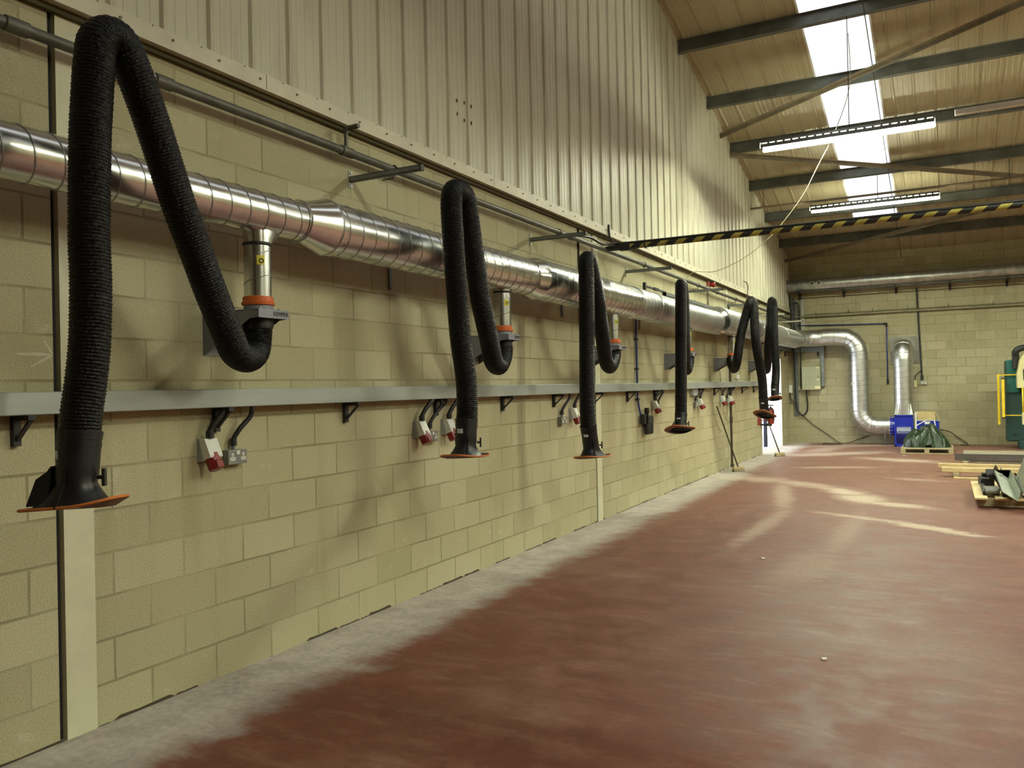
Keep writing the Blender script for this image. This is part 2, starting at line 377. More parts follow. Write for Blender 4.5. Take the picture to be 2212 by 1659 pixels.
def spline(pts, step=.02):
    P = [Vector(p) for p in pts]; out = []
    for i in range(len(P)-1):
        p0, p1, p2, p3 = P[max(i-1, 0)], P[i], P[i+1], P[min(i+2, len(P)-1)]
        n = max(2, int((p2-p1).length/step*1.0))
        for k in range(n):
            t = k/n
            out.append(.5*((2*p1)+(-p0+p2)*t+(2*p0-5*p1+4*p2-p3)*t*t+(-p0+3*p1-3*p2+p3)*t**3))
    out.append(P[-1]); return out

def resample(path, step):
    L = [0.]
    for a, b in zip(path, path[1:]): L.append(L[-1]+(b-a).length)
    n = max(2, int(L[-1]/step)); out = []; j = 0
    for i in range(n+1):
        t = L[-1]*i/n
        while j < len(L)-2 and L[j+1] < t: j += 1
        f = (t-L[j])/max(1e-9, L[j+1]-L[j]); out.append(path[j].lerp(path[j+1], min(1, f)))
    return out

def text_mesh(txt, size, depth=.001):
    cu = bpy.data.curves.new('t', 'FONT'); cu.body = txt; cu.size = size; cu.extrude = depth; cu.align_x = 'CENTER'; cu.align_y = 'CENTER'
    o = bpy.data.objects.new('t', cu); COL.objects.link(o); dg = bpy.context.evaluated_depsgraph_get()
    me = bpy.data.meshes.new_from_object(o.evaluated_get(dg)); vs = [v.co.copy() for v in me.vertices]; fs = [tuple(p.vertices) for p in me.polygons]
    bpy.data.objects.remove(o); bpy.data.curves.remove(cu); bpy.data.meshes.remove(me); return vs, fs

def zroof(y): return 5.15+.2165*(24.07-y)      # roof plane, falling away from the camera
YR = -3.0                                       # ridge
YB, XR, YF, D_ = 24.07, 15.5, -9.0, 23.8

# ============================================================ SETTING
struct('floor', MB().bb((-.3, YF, -.2), (XR+.3, YB+.3, 0)), 'floor')
struct('floor_outside', MB().bb((-6, 17, -.25), (-.3, 28, -.03)), 'concrete')
# columns stand in slots of the left wall
cols = [2.55, 9.585, 16.66]; DOOR = (20.0, 22.75, 2.35)
w = MB(); y0 = YF-.2
for c in cols:
    w.bb((-.22, y0, 0), (0, c-.035, 3.7)); y0 = c+.165
w.bb((-.22, y0, 0), (0, DOOR[0], 3.7)); w.bb((-.22, DOOR[1], 0), (0, YB, 3.7)); w.bb((-.22, DOOR[0], DOOR[2]), (0, DOOR[1], 3.7))
for c in cols: w.bb((-.3, c-.04, 0), (-.16, c+.17, 3.7))
struct('wall_left', w, 'block_left')
for i, c in enumerate(cols):
    t = thing('steel_column', ['cream painted steel column flush in the wall nearest the camera behind the first hose', 'narrow cream steel column in the blockwork behind the third hose', 'narrow cream column in the wall beside the red alarm bell'][i],
              'column', (0, c+.08, 0), 'cream columns in the left wall')
    f = MB().bb((-.155, c, 0), (.006, c+.163, 3.66)); obj('flange', f, 'cream', t)
    obj('movement_joint', MB().bb((-.155, c-.034, 0), (-.03, c-.001, 3.66)), 'darkgap', t)
# dark rough gap under the blockwork
g = MB(); y = YF
while y < 19.9:
    L = random.uniform(.08, .4); h = random.uniform(.004, .022)
    if random.random() < .75: g.add([(.002, y, 0), (.002, y+L, 0), (.002, y+L*.9, h), (.002, y+L*.4, h*.7), (.002, y+L*.1, h), (.0, y, 0), (.0, y+L, 0)], [(0, 1, 2, 3, 4)])
    y += L
struct('trim_2', g, 'handle')
# far wall
struct('wall_back', MB().bb((-.25, YB, 0), (XR+.25, YB+.25, 5.35)), 'block_back')
struct('wall_right', MB().bb((XR, YF, 0), (XR+.25, YB, 11.2)), 'block_left')
struct('wall_front', MB().bb((-.25, YF-.25, 0), (XR+.25, YF, 10.8)), 'block_side')

def ribs(a0, a1, off=3.1667, pitch=1/3):
    """profile points (position, projection) of trapezoid ribs with shallow stiffeners"""
    out = [(a0, 0)]; k = math.ceil((a0-off+.03)/pitch)
    while off+k*pitch < a1-.03:
        c = off+k*pitch
        for d, h in ((-.028, 0), (-.014, .020), (.014, .020), (.028, 0)):
            out.append((c+d, h))
        for q in (.25, .5, .75):
            e = c+pitch*q
            if e+.01 < a1: out += [(e-.009, 0), (e-.004, .003), (e+.004, .003), (e+.009, 0)]
        k += 1
    out.append((a1, 0)); return out
# gable liner on the left wall
mb = MB(); P = [p for p in ribs(YF, YB) ]
vs = []; x0 = .045
for a, h in P: vs += [(x0+h, a, 3.68), (x0+h, a, zroof(max(a, YR)) - (abs(a-YR)*.2165 if a < YR else 0) + .02)]
mb.add(vs, [(2*i, 2*i+2, 2*i+3, 2*i+1) for i in range(len(P)-1)])
mb.bb((-.22, YF, 3.69), (x0-.002, YB, 5.2))
mb.add([(-.05, YF, 5.1), (-.05, YB, 5.1), (-.05, YB, 5.3), (-.05, YR, 11.2), (-.05, YF, 10)], [(0, 1, 2, 3, 4)])
clad = struct('wall_gable', mb, 'clad')
h = MB()
for y, z in ((6.311, 4.301), (6.44, 4.319), (6.564, 4.322), (6.314, 4.181), (6.433, 4.156), (6.558, 4.165)):
    h.cyl((x0+.001, y, z), (x0+.0035, y+.004, z), .016+random.random()*.008, 8)
struct('bolt_hole', h, 'screw', clad)
fl = MB()
fl.prism([(.0, 3.64), (.082, 3.64), (.082, 3.646), (.078, 3.65), (.078, 3.742), (.045, 3.75), (0, 3.75)], YF, YB, lambda a, b, hh: (a, hh, b))
flash = struct('trim_1', fl, 'flash')
sc = MB(); y = YF+.2
while y < YB:
    sc.cyl((.076, y, 3.70), (.086, y, 3.70), .008, 8); sc.cyl((.072, y-.13, 3.735), (.08, y-.13, 3.735), .006, 6); y += 1/3
for k in range(9): sc.bb((.0765, .92+k*3, 3.65), (.0795, .925+k*3, 3.742))
struct('flashing_screws', sc, 'screw', flash)
struct('shadow_strip', MB().bb((0, YF, 3.608), (.034, YB, 3.639)), 'gap_shadow', flash)  # dark strip coloured as the shadow line under the flashing

# roof liner sheets with openings for the rooflights
SKYX = [(1.98, 2.975), (7.98, 8.975), (13.2, 14.2)]; SY0, SY1 = -1.0, 21.62
def roofpt(x, y, h): return (x, y-h*.21, (zroof(y) if y >= YR else zroof(YR)-(YR-y)*.2165)-h)
mb = MB()
def sheet(xa, xb, ya, yb):
    P = ribs(xa, xb, 3.1667-3)
    vs = []
    for a, hh in P: vs += [roofpt(a, ya, hh), roofpt(a, yb, hh)]
    mb.add(vs, [(2*i, 2*i+2, 2*i+3, 2*i+1) for i in range(len(P)-1)])
xa = 0.0
for a, b in SKYX:
    sheet(xa, a, YR, YB+.1); sheet(a, b, SY1, YB+.1); sheet(a, b, YR, SY0); xa = b
sheet(xa, XR+.1, YR, YB+.1)
mb.add([roofpt(-.2, YR, 0), roofpt(XR+.2, YR, 0), roofpt(XR+.2, YF-.3, 0), roofpt(-.2, YF-.3, 0)], [(0, 1, 2, 3)])
mb.add([roofpt(-.25, YR, -.01), roofpt(.0, YR, -.01), roofpt(.0, YB+.1, -.01), roofpt(-.25, YB+.1, -.01)], [(0, 1, 2, 3)])
struct('ceiling', mb, 'roof')
for i, (a, b) in enumerate(SKYX):
    m_ = MB(); P = ribs(a, b, 3.1667-3); vs = []
    ys = [SY0+(SY1-SY0)*k/12 for k in range(13)]
    m_.add([roofpt(a-.02, ys[0], -.02), roofpt(b+.02, ys[0], -.02), roofpt(b+.02, ys[-1], -.02), roofpt(a-.02, ys[-1], -.02)], [(0, 1, 2, 3)])
    wn = struct('window_%d' % (i+1), m_, 'pane')
    if i == 0:
        fr = MB()
        for xx in (a, b): fr.prism([(xx-.014, -.012), (xx+.014, -.012), (xx+.014, .03), (xx-.014, .03)], SY0, SY1, lambda p, q, hh: roofpt(p, hh, q))
        struct('window_frame', fr, 'lampwhite', wn)

# doorway in the left wall
dm = MB()
for yy in DOOR[:2]: dm.bb((-.22, yy-.004 if yy == DOOR[0] else yy-.03, 0), (.01, yy+.03 if yy == DOOR[0] else yy+.004, DOOR[2]))
dm.bb((-.22, DOOR[0], DOOR[2]-.03), (.01, DOOR[1], DOOR[2]))
dr_ = struct('door_1', dm, 'white')
struct('door_guide', MB().bb((-.12, 20.86, .10), (-.05, 20.98, 1.25)), 'navy', dr_)

# ============================================================ ROOF STEEL
ta = math.atan(.2165)
PUR = [(9.8, 'roof purlin above the camera side of the rooflight, mostly out of frame'), (11.62, 'roof purlin just above the top edge of the picture'),
       (13.45, 'dark Z-section roof purlin nearest the camera, crossing top right corner'), (15.28, 'second dark roof purlin, the long brown brace crosses it at the rooflight'),
       (17.1, 'third dark roof purlin, seen right behind the nearer lit fluorescent lamp'), (18.93, 'fourth roof purlin, lit underneath, between the two lit lamps'),
       (20.75, 'fifth roof purlin, seen behind the farther lit fluorescent lamp'), (22.55, 'sixth roof purlin, last one before the far block wall')]
for y, lab in PUR:
    pts = [(-.06, .01), (.0, .01), (.0, .195), (.065, .195), (.065, .172), (.071, .172), (.071, .201), (-.006, .201), (-.006, .016), (-.06, .016)]
    mb = MB().prism([(a, b+.02) for a, b in pts], .06, XR, lambda a, b, hh, y=y: (hh, y+a*math.cos(ta)-b*math.sin(ta), zroof(y)-a*math.sin(ta)-b*math.cos(ta)))
    tag(obj('roof_purlin', mb, 'purlin'), lab, 'beam', 'roof purlins')
def brace(p, q, lab, d=.245):
    a, b = Vector((p[0], p[1], zroof(p[1])-d)), Vector((q[0], q[1], zroof(q[1])-d))
    t = (b-a).normalized(); n = Vector((0, .2165, 1)).normalized(); s_ = t.cross(n).normalized(); W, T = .075, .008
    prof = [(0, 0), (W, 0), (W, -T), (T, -T), (T, -W), (0, -W)]
    mb = MB(); r = [[e+s_*u+n*v for u, v in prof] for e in (a, b)]
    mb.loft(r, True, False)
    tag(obj('roof_brace', mb, 'angle'), lab, 'beam', 'diagonal roof braces')
brace((.06, 16.25), (9.5, 11.75), 'long brown angle brace rising from the gable to the top right corner')
brace((.06, 17.05), (9.5, 21.9), 'angle brace sloping down right from the gable, just above the farther lit lamp')
brace((.06, 23.42), (9.5, 19.2), 'pale diagonal angle brace in front of the far wall, starting in the corner')

# ============================================================ FLUORESCENT LAMPS
def lamp(x0_, x1_, y, z, lab, lit=True, rods=(), glow='glow'):
    t = thing('fluorescent_lamp', lab, 'lamp', ((x0_+x1_)/2, y, z), 'suspended fluorescent lamps'); inn = MB()
    b = MB().rbox(((x0_+x1_)/2, y, z+.055), (x1_-x0_, .10, .05 if lit else .075), .008)
    if lit:
        # slotted trough reflector: dark outside, white inside, light slots along both shoulders
        for s in (-1, 1):
            P1, P2, P3, P4 = (.05, .078), (.098, .040), (.113, .016), (.155, -.048)
            for (m_, o_) in ((b, .0025), (None, 0)):
                q_ = b if m_ is b else inn if s > 0 else inn
                for (a, c) in ((P1, P2), (P3, P4)):
                    q_.prism([(s*a[0], a[1]+o_), (s*c[0], c[1]+o_), (s*c[0], c[1]+o_+.002), (s*a[0], a[1]+o_+.002)], x0_, x1_, lambda u, v, hh: (hh, y+u, z+v))
                n_ = int((x1_-x0_)/.115)
                for k in range(n_+1):
                    xc = x0_+(x1_-x0_)*k/n_
                    q_.prism([(s*P2[0], P2[1]+o_), (s*P3[0], P3[1]+o_), (s*P3[0], P3[1]+o_+.002), (s*P2[0], P2[1]+o_+.002)], max(x0_, xc-.018), min(x1_, xc+.018), lambda u, v, hh: (hh, y+u, z+v))
        obj('reflector_lining', inn, 'reflector', t)
    obj('lamp_body', b, 'lampbody' if lit else 'lampwhite', t)
    if lit:
        for xx in (x0_-.006, x1_+.006):
            obj('end_bracket', MB().bb((xx-.003, y-.15, z-.045), (xx+.003, y-.11, z+.05)).bb((xx-.003, y+.11, z-.045), (xx+.003, y+.15, z+.05)).bb((xx-.003, y-.15, z+.03), (xx+.003, y+.15, z+.05)), 'lampwhite', t)
        for s in (-1, 1):
            tb = obj('tube', MB().cyl((x0_+.01, y+s*.06, z+.004), (x1_-.01, y+s*.06, z+.004), .018, 12), glow, t)
    for rx, zt in rods: obj('hanging_rod', MB().cyl((rx, y, z+.08), (rx, y+.02, zt), .006, 6), 'black', t)
    return t
zp = lambda y: zroof(y)-.2
lamp(1.39, 3.83, 13.4, 5.44, 'nearer lit twin fluorescent lamp hanging in front of the rooflight', True, ((2.68, zp(13.4)),))
lamp(1.37, 3.86, 18.9, 5.45, 'farther lit twin fluorescent lamp, below the crossing of the roof braces', True, ((2.71, zp(18.9)),))
lamp(4.09, 6.5, 13.4, 5.46, 'unlit pale batten lamp to the right of the nearer lit lamp', False, ((6.1, zp(13.4)),))
for xa, yy, lab in [(7.2, 13.4, 'lit lamp out of picture to the right, in line with the nearer lamp'), (7.2, 18.9, 'lit lamp out of picture to the right, in line with the farther lamp'),
                    (5.4, 7.9, 'lit lamp out of picture above the middle of the hall'), (9.0, 7.9, 'lit lamp out of picture above the right side of the hall'),
                    (5.4, 2.4, 'lit lamp out of picture just right of the camera'), (9.0, 2.4, 'lit lamp out of picture far right of the camera'), (11, 13.4, 'lit lamp out of picture nearest the right hand wall')]:
    lamp(xa, xa+2.44, yy, 5.45, lab, True, ((xa+.4, zp(yy)), (xa+2.0, zp(yy))), 'glow_dim')

t = thing('lighting_conduit', 'thin horizontal conduit pipe carrying the farther lamp out from the gable', 'pipe', (0, 19.07, 5.62))
obj('pipe', MB().cyl((.05, 19.07, 5.66), (9, 19.07, 5.66), .026, 10), 'angle', t)
for x in (.35, 5.1, 8.2): obj('hanging_rod', MB().cyl((x, 19.07, 5.68), (x, 19.0, zp(19.0)), .006, 6), 'black', t)
tag(obj('steel_wire', MB().tube([(2.93, y, zroof(y)-.24) for y in (9.8, 13.4, 17, 20, 21.9)]+[(2.94, 23.9, 4.9)], .008, 6), 'black'), 'thin dark wire running down the roof slope along the rooflight edge', 'wire')
tag(obj('hanging_cord', MB().tube(spline([(2.69, 13.46, 7.0), (2.694, 13.46, 6.2), (2.45, 13.62, 5.567), (2.193, 13.62, 5.082), (1.957, 13.6, 4.638), (1.613, 13.5, 4.171), (1.399, 13.45, 3.951), (1.047, 13.45, 3.712), (.604, 13.45, 3.544), (.25, 13.45, 3.56), (.12, 13.4, 3.465)], .05), .0055, 6), 'cord'),
    'pale cord slung from the nearer lamp rod down to the wall pipe', 'cord')

# ============================================================ EXTRACTION DUCT
XD = .35
duct = thing('extraction_duct', 'large galvanised spiral duct along the left wall, turning the corner down to the blue fan', 'duct', (XD, 12, 2.76))
def spiral_section(a, b, r, pitch=.137, m='duct', par=None, nm='duct_section', seamr=.0035, n=40, sm='seam'):
    a, b = Vector(a), Vector(b); L = (b-a).length; t = (b-a)/L
    o = obj(nm, MB().cyl(a, b, r, n), m, par)
    u = Vector((0, 0, 1)) if abs(t.z) < .9 else Vector((1, 0, 0)); u = (u-t*u.dot(t)).normalized(); w_ = t.cross(u)
    K = int(L/pitch*20); pts = []
    for k in range(K+1):
        s = L*k/K; an = 2*PI*s/pitch; pts.append((s, an))
    mb = MB(); vs = []
    for s, an in pts:
        d = u*math.cos(an)+w_*math.sin(an)
        for ds, dr in ((-.007, -.003), (-.003, seamr), (.003, seamr), (.007, -.003)):
            q = min(max(s+ds, 0), L); vs.append(a+t*q+d*(r+dr))
    mb.add(vs, [(4*i+j, 4*i+4+j, 4*i+5+j, 4*i+1+j) for i in range(len(pts)-1) for j in range(3)], True)
    obj('spiral_seam', mb, sm, o); return o
def dline(y0_, y1_, r, z, z1=None): spiral_section((XD, y0_, z), (XD, y1_, z if z1 is None else z1), r, par=duct)
ZA = 2.762
dline(-2.0, 3.86, .123, ZA)
# reducer with raised end beads
def band(y, r, w_=.05, m='duct_shiny', x=XD, z=ZA): obj('joint_band', MB().tube([(x, y-w_/2, z), (x, y-w_/2+.006, z), (x, y+w_/2-.006, z), (x, y+w_/2, z)], [r+.001, r+.008, r+.008, r+.001], 40), m, duct)
red = MB().tube([(XD, 3.86, ZA), (XD, 3.90, ZA), (XD, 4.10, ZA), (XD, 4.15, ZA)], [.128, .128, .180, .180], 40); obj('reducer', red, 'duct_shiny', duct)
obj('joint_band', MB().tube([(XD, 3.865, ZA), (XD, 3.872, ZA), (XD, 3.885, ZA)], [.128, .134, .128], 40), 'seam', duct)
obj('joint_band', MB().tube([(XD, 4.10, ZA), (XD, 4.115, ZA), (XD, 4.13, ZA)], [.178, .184, .178], 40), 'seam', duct)
dline(4.15, 7.02, .174, ZA)
obj('reducer', MB().tube([(XD, 6.98, ZA), (XD, 7.02, ZA), (XD, 7.16, ZA), (XD, 7.2, ZA)], [.18, .18, .204, .204], 40), 'duct_shiny', duct)
dline(7.15, 9.95, .2, ZA)
spiral_section((XD, 9.95, ZA), (XD, 14.3, ZA), .2, m='duct_matt', par=duct)
band(9.95, .2); band(10.75, .2, .03)
obj('reducer', MB().tube([(XD, 14.2, ZA+.005), (XD, 14.25, ZA+.005), (XD, 14.42, ZA+.03), (XD, 14.5, ZA+.03)], [.205, .205, .232, .232], 40), 'duct_shiny', duct)
ZD = 2.83; RD = .227
spiral_section((XD, 14.45, ZD), (XD, 22.9, ZD), RD, m='duct_matt', par=duct)
band(17.6, RD, .05, 'duct_shiny', XD, ZD); band(20.6, RD, .03, 'duct', XD, ZD)
YC = 23.6
def gore(path, r, nm='elbow', m='duct_matt', par=duct, n=36):
    """segmented lobster-back bend: each gore is flat along its length, with a bead at every joint"""
    mb = MB().tube(path, r, n)
    for q in range(1, len(path)-1):
        a, b, c = Vector(path[q-1]), Vector(path[q]), Vector(path[q+1]); t_ = ((b-a).normalized()+(c-b).normalized()).normalized()
        mb.tube([b-t_*.008, b, b+t_*.008], [r+.001, r+.006, r+.001], n)
    return obj(nm, mb, m, par)
def arc(c, r, a0, a1, k, e1, e2):
    return [Vector(c)+Vector(e1)*r*math.cos(a0+(a1-a0)*i/k)+Vector(e2)*r*math.sin(a0+(a1-a0)*i/k) for i in range(k+1)]
rb = .5
pa = arc((XD+rb, YC-rb, ZD+.04), rb, PI, PI/2, 3, (1, 0, 0), (0, 1, 0))
pa = [Vector((XD, 22.85, ZD))]+pa
gore(pa+[Vector((1.0, YC, ZD+.05))], RD, 'elbow', 'duct_matt')
ZH = 2.89
pb = [Vector((.98, YC, ZH)), Vector((1.28, YC, ZH))]+arc((1.42, YC, ZH-.43), .43, PI/2, 0, 4, (1, 0, 0), (0, 0, 1))[1:]
gore(pb+[Vector((1.85, YC, 2.4))], .232)
spiral_section((1.85, YC, 2.42), (1.86, YC, .98), .236, m='duct_matt', par=duct)
pc = [Vector((1.86, YC, 1.0))]+arc((2.28, YC, .90), .42, PI, 1.5*PI, 4, (1, 0, 0), (0, 0, 1))+[Vector((2.42, YC, .48))]
gore(pc, .232)
spiral_section((2.40, YC, .48), (2.62, YC, .48), .226, .1, 'duct_matt', duct)
obj('prop_leg', MB().cyl((2.47, YC-.2, .012), (2.47, YC-.2, .33), .008, 8).box((2.47, YC-.2, .006), (.08, .08, .012)), 'unistrut', duct)
obj('label_plate', MB().rbox((1.72, YC-.221, 1.62), (.045, .012, .045), .004), 'white', duct)
# branch drops to the arms
YA = [3.56, 6.57, 9.37, 12.60, 15.66, 18.77]; XA = .33
for i, y in enumerate(YA):
    rm = (.123, .174, .2, .2, RD, RD)[i]; zc = ZA if i < 4 else ZD
    zb = zc-rm
    d = obj('branch_drop', MB().cyl((XA, y, 2.255), (XA, y, 2.57), .078, 28), 'duct', duct)
    def ring(z, sx, syp, syn, off=0):
        return [Vector((XA+sx*math.cos(a), y+(syp if math.sin(a) > 0 else syn)*math.sin(a), z+off)) for a in [2*PI*k/28 for k in range(28)]]
    obj('boot', MB().loft([ring(2.57, .079, .079, .079), ring(zb+.03, .08, .2, .082), ring(zb+.075, .08, .235, .082)]), 'duct_shiny', duct)
    obj('seal_ring', MB().tube([(XA, y, 2.562), (XA, y, 2.568), (XA, y, 2.576), (XA, y, 2.582)], [.079, .085, .085, .079], 28), 'rubber', duct)
    sm = MB(); pts = []
    for k in range(41):
        a = 2*PI*k/20+1; z = 2.27+.14*k/20*1.0; pts.append(Vector((XA+.0785*math.cos(a), y+.0785*math.sin(a), z)))
    sm.tube(pts, .0025, 5); obj('spiral_seam', sm, 'seam', d)
    o = obj('collar', MB().tube([(XA, y, 2.212), (XA, y, 2.216), (XA, y, 2.232), (XA, y, 2.236), (XA, y, 2.262), (XA, y, 2.266)], [.08, .094, .096, .088, .088, .08], 32), 'orange', duct); o['label'] = 'orange rubber collar'
    a0 = -.55
    st = MB(); K = 8; zt, zb_ = 2.50, 2.445
    vs = []
    for k in range(K+1):
        a = a0-.28+.56*k/K; vs += [(XA+.0805*math.cos(a), y+.0805*math.sin(a), zb_), (XA+.0805*math.cos(a), y+.0805*math.sin(a), zt)]
    st.add(vs, [(2*k, 2*k+2, 2*k+3, 2*k+1) for k in range(K)]); s1 = obj('sticker', st, 'sticker', d); s1['label'] = 'small yellow sticker with a black ring symbol'
    an = a0+.05; c = Vector((XA+.082*math.cos(an), y+.082*math.sin(an), 2.468)); nx = Vector((math.cos(an), math.sin(an), 0)); tx = Vector((-math.sin(an), math.cos(an), 0))
    rg = MB(); rg.tube([c+(tx*math.cos(b)+Vector((0, 0, 1))*math.sin(b))*.0115 for b in [2*PI*k/16 for k in range(17)]], .003, 6)
    obj('sticker_ring', rg, 'black', d)
# duct hangers
for y in (5.3, 8.6, 11.3, 14.0, 17.2, 20.2, 22.0):
    obj('duct_strap', MB().bb((.0, y-.015, 2.50), (.02, y+.015, 3.02)), 'unistrut', duct)

# ============================================================ FUME ARMS
# hose centre lines (x from the wall, y along it, z up) and hoods (centre, turn, roll, tip)
ARMS = [
 dict(p=[(0.335, 3.546, 2.024), (0.360, 3.505, 1.949), (0.400, 3.429, 1.910), (0.450, 3.328, 1.898), (0.510, 3.208, 1.926), (0.560, 3.118, 1.997), (0.630, 2.935, 2.223), (0.670, 2.807, 2.420), (0.700, 2.691, 2.607), (0.740, 2.526, 2.925), (0.770, 2.420, 3.097), (0.790, 2.347, 3.192), (0.800, 2.300, 3.220), (0.805, 2.249, 3.214), (0.810, 2.206, 3.162), (0.810, 2.189, 3.051), (0.810, 2.176, 2.894), (0.810, 2.166, 2.750), (0.810, 2.154, 2.364), (0.810, 2.157, 2.177), (0.810, 2.148, 1.931), (0.800, 2.135, 1.767), (0.790, 2.121, 1.645), (0.785, 2.115, 1.551)],
      hood=((0.785, 2.085, 1.262), 0, 2, -4, .86)),
 dict(p=[(0.335, 6.578, 2.064), (0.370, 6.492, 1.977), (0.430, 6.302, 1.897), (0.500, 6.078, 1.931), (0.580, 5.864, 2.114), (0.620, 5.732, 2.256), (0.650, 5.616, 2.415), (0.690, 5.470, 2.712), (0.710, 5.359, 3.023), (0.720, 5.300, 3.137), (0.725, 5.220, 3.169), (0.730, 5.133, 3.161), (0.730, 5.093, 3.106), (0.730, 5.084, 2.972), (0.730, 5.108, 2.688), (0.730, 5.135, 2.405), (0.730, 5.172, 2.077), (0.730, 5.238, 1.779), (0.730, 5.246, 1.555), (0.730, 5.233, 1.465)],
      hood=((0.73, 5.204, 1.195), 58, 1, -4, .88)),
 dict(p=[(0.335, 9.401, 2.157), (0.370, 9.285, 2.029), (0.440, 8.973, 1.923), (0.520, 8.639, 1.979), (0.610, 8.327, 2.221), (0.650, 8.157, 2.409), (0.680, 8.016, 2.622), (0.700, 7.852, 2.840), (0.715, 7.759, 2.937), (0.720, 7.677, 2.987), (0.725, 7.625, 2.929), (0.730, 7.611, 2.788), (0.730, 7.606, 2.485), (0.730, 7.595, 2.183), (0.730, 7.568, 1.577), (0.730, 7.581, 1.300)],
      hood=((0.73, 7.673, 0.982), 48, 3, -4, .92)),
 dict(p=[(0.335, 12.694, 2.164), (0.370, 12.546, 2.036), (0.440, 12.161, 1.915), (0.530, 11.778, 2.004), (0.620, 11.463, 2.292), (0.660, 11.320, 2.546), (0.700, 11.171, 2.856), (0.720, 11.068, 2.999), (0.730, 10.982, 3.063), (0.735, 10.937, 2.992), (0.740, 10.883, 2.515), (0.740, 10.844, 2.013), (0.740, 10.805, 1.514), (0.740, 10.788, 1.296)],
      hood=((0.74, 10.728, 1.088), 30, 4, -22, .92)),
 dict(p=[(0.335, 15.543, 2.150), (0.400, 15.287, 2.049), (0.500, 15.059, 1.958), (0.600, 14.847, 2.093), (0.680, 14.809, 2.519), (0.740, 14.795, 2.746), (0.800, 14.759, 2.921), (0.860, 14.719, 3.078), (0.900, 14.766, 3.148), (0.930, 14.764, 3.044), (0.940, 14.764, 2.774), (0.950, 14.764, 2.504), (0.960, 14.845, 2.245), (0.970, 14.995, 1.993), (0.980, 15.120, 1.753), (0.980, 15.187, 1.418)],
      hood=((0.98, 15.278, 1.107), 32, -10, -22, .97)),
 dict(p=[(0.335, 18.696, 2.114), (0.400, 18.447, 2.016), (0.480, 18.224, 1.961), (0.560, 17.912, 2.074), (0.630, 17.619, 2.348), (0.680, 17.489, 2.668), (0.720, 17.404, 2.929), (0.760, 17.328, 3.274), (0.790, 17.327, 3.381), (0.810, 17.356, 3.273), (0.820, 17.282, 2.916), (0.830, 17.252, 2.508), (0.840, 17.290, 2.028), (0.840, 17.236, 1.801), (0.840, 17.137, 1.623)],
      hood=((0.84, 17.103, 1.362), 75, 1, -14, .9)),
]
LAB = ['large black flexible extraction arm nearest the camera, hood pointing down over the cream column',
       'second black extraction arm from the camera, its hose crossing the duct left of picture centre',
       'third black extraction arm, its hood hanging in front of the second cream column',
       'fourth black extraction arm, hanging straight with its lower hose covering its rise',
       'fifth black extraction arm, an inverted V with its U bend left of its long hose',
       'farthest black extraction arm, hanging in front of the bright doorway']
VT, FT = text_mesh('KEMPER', .034)
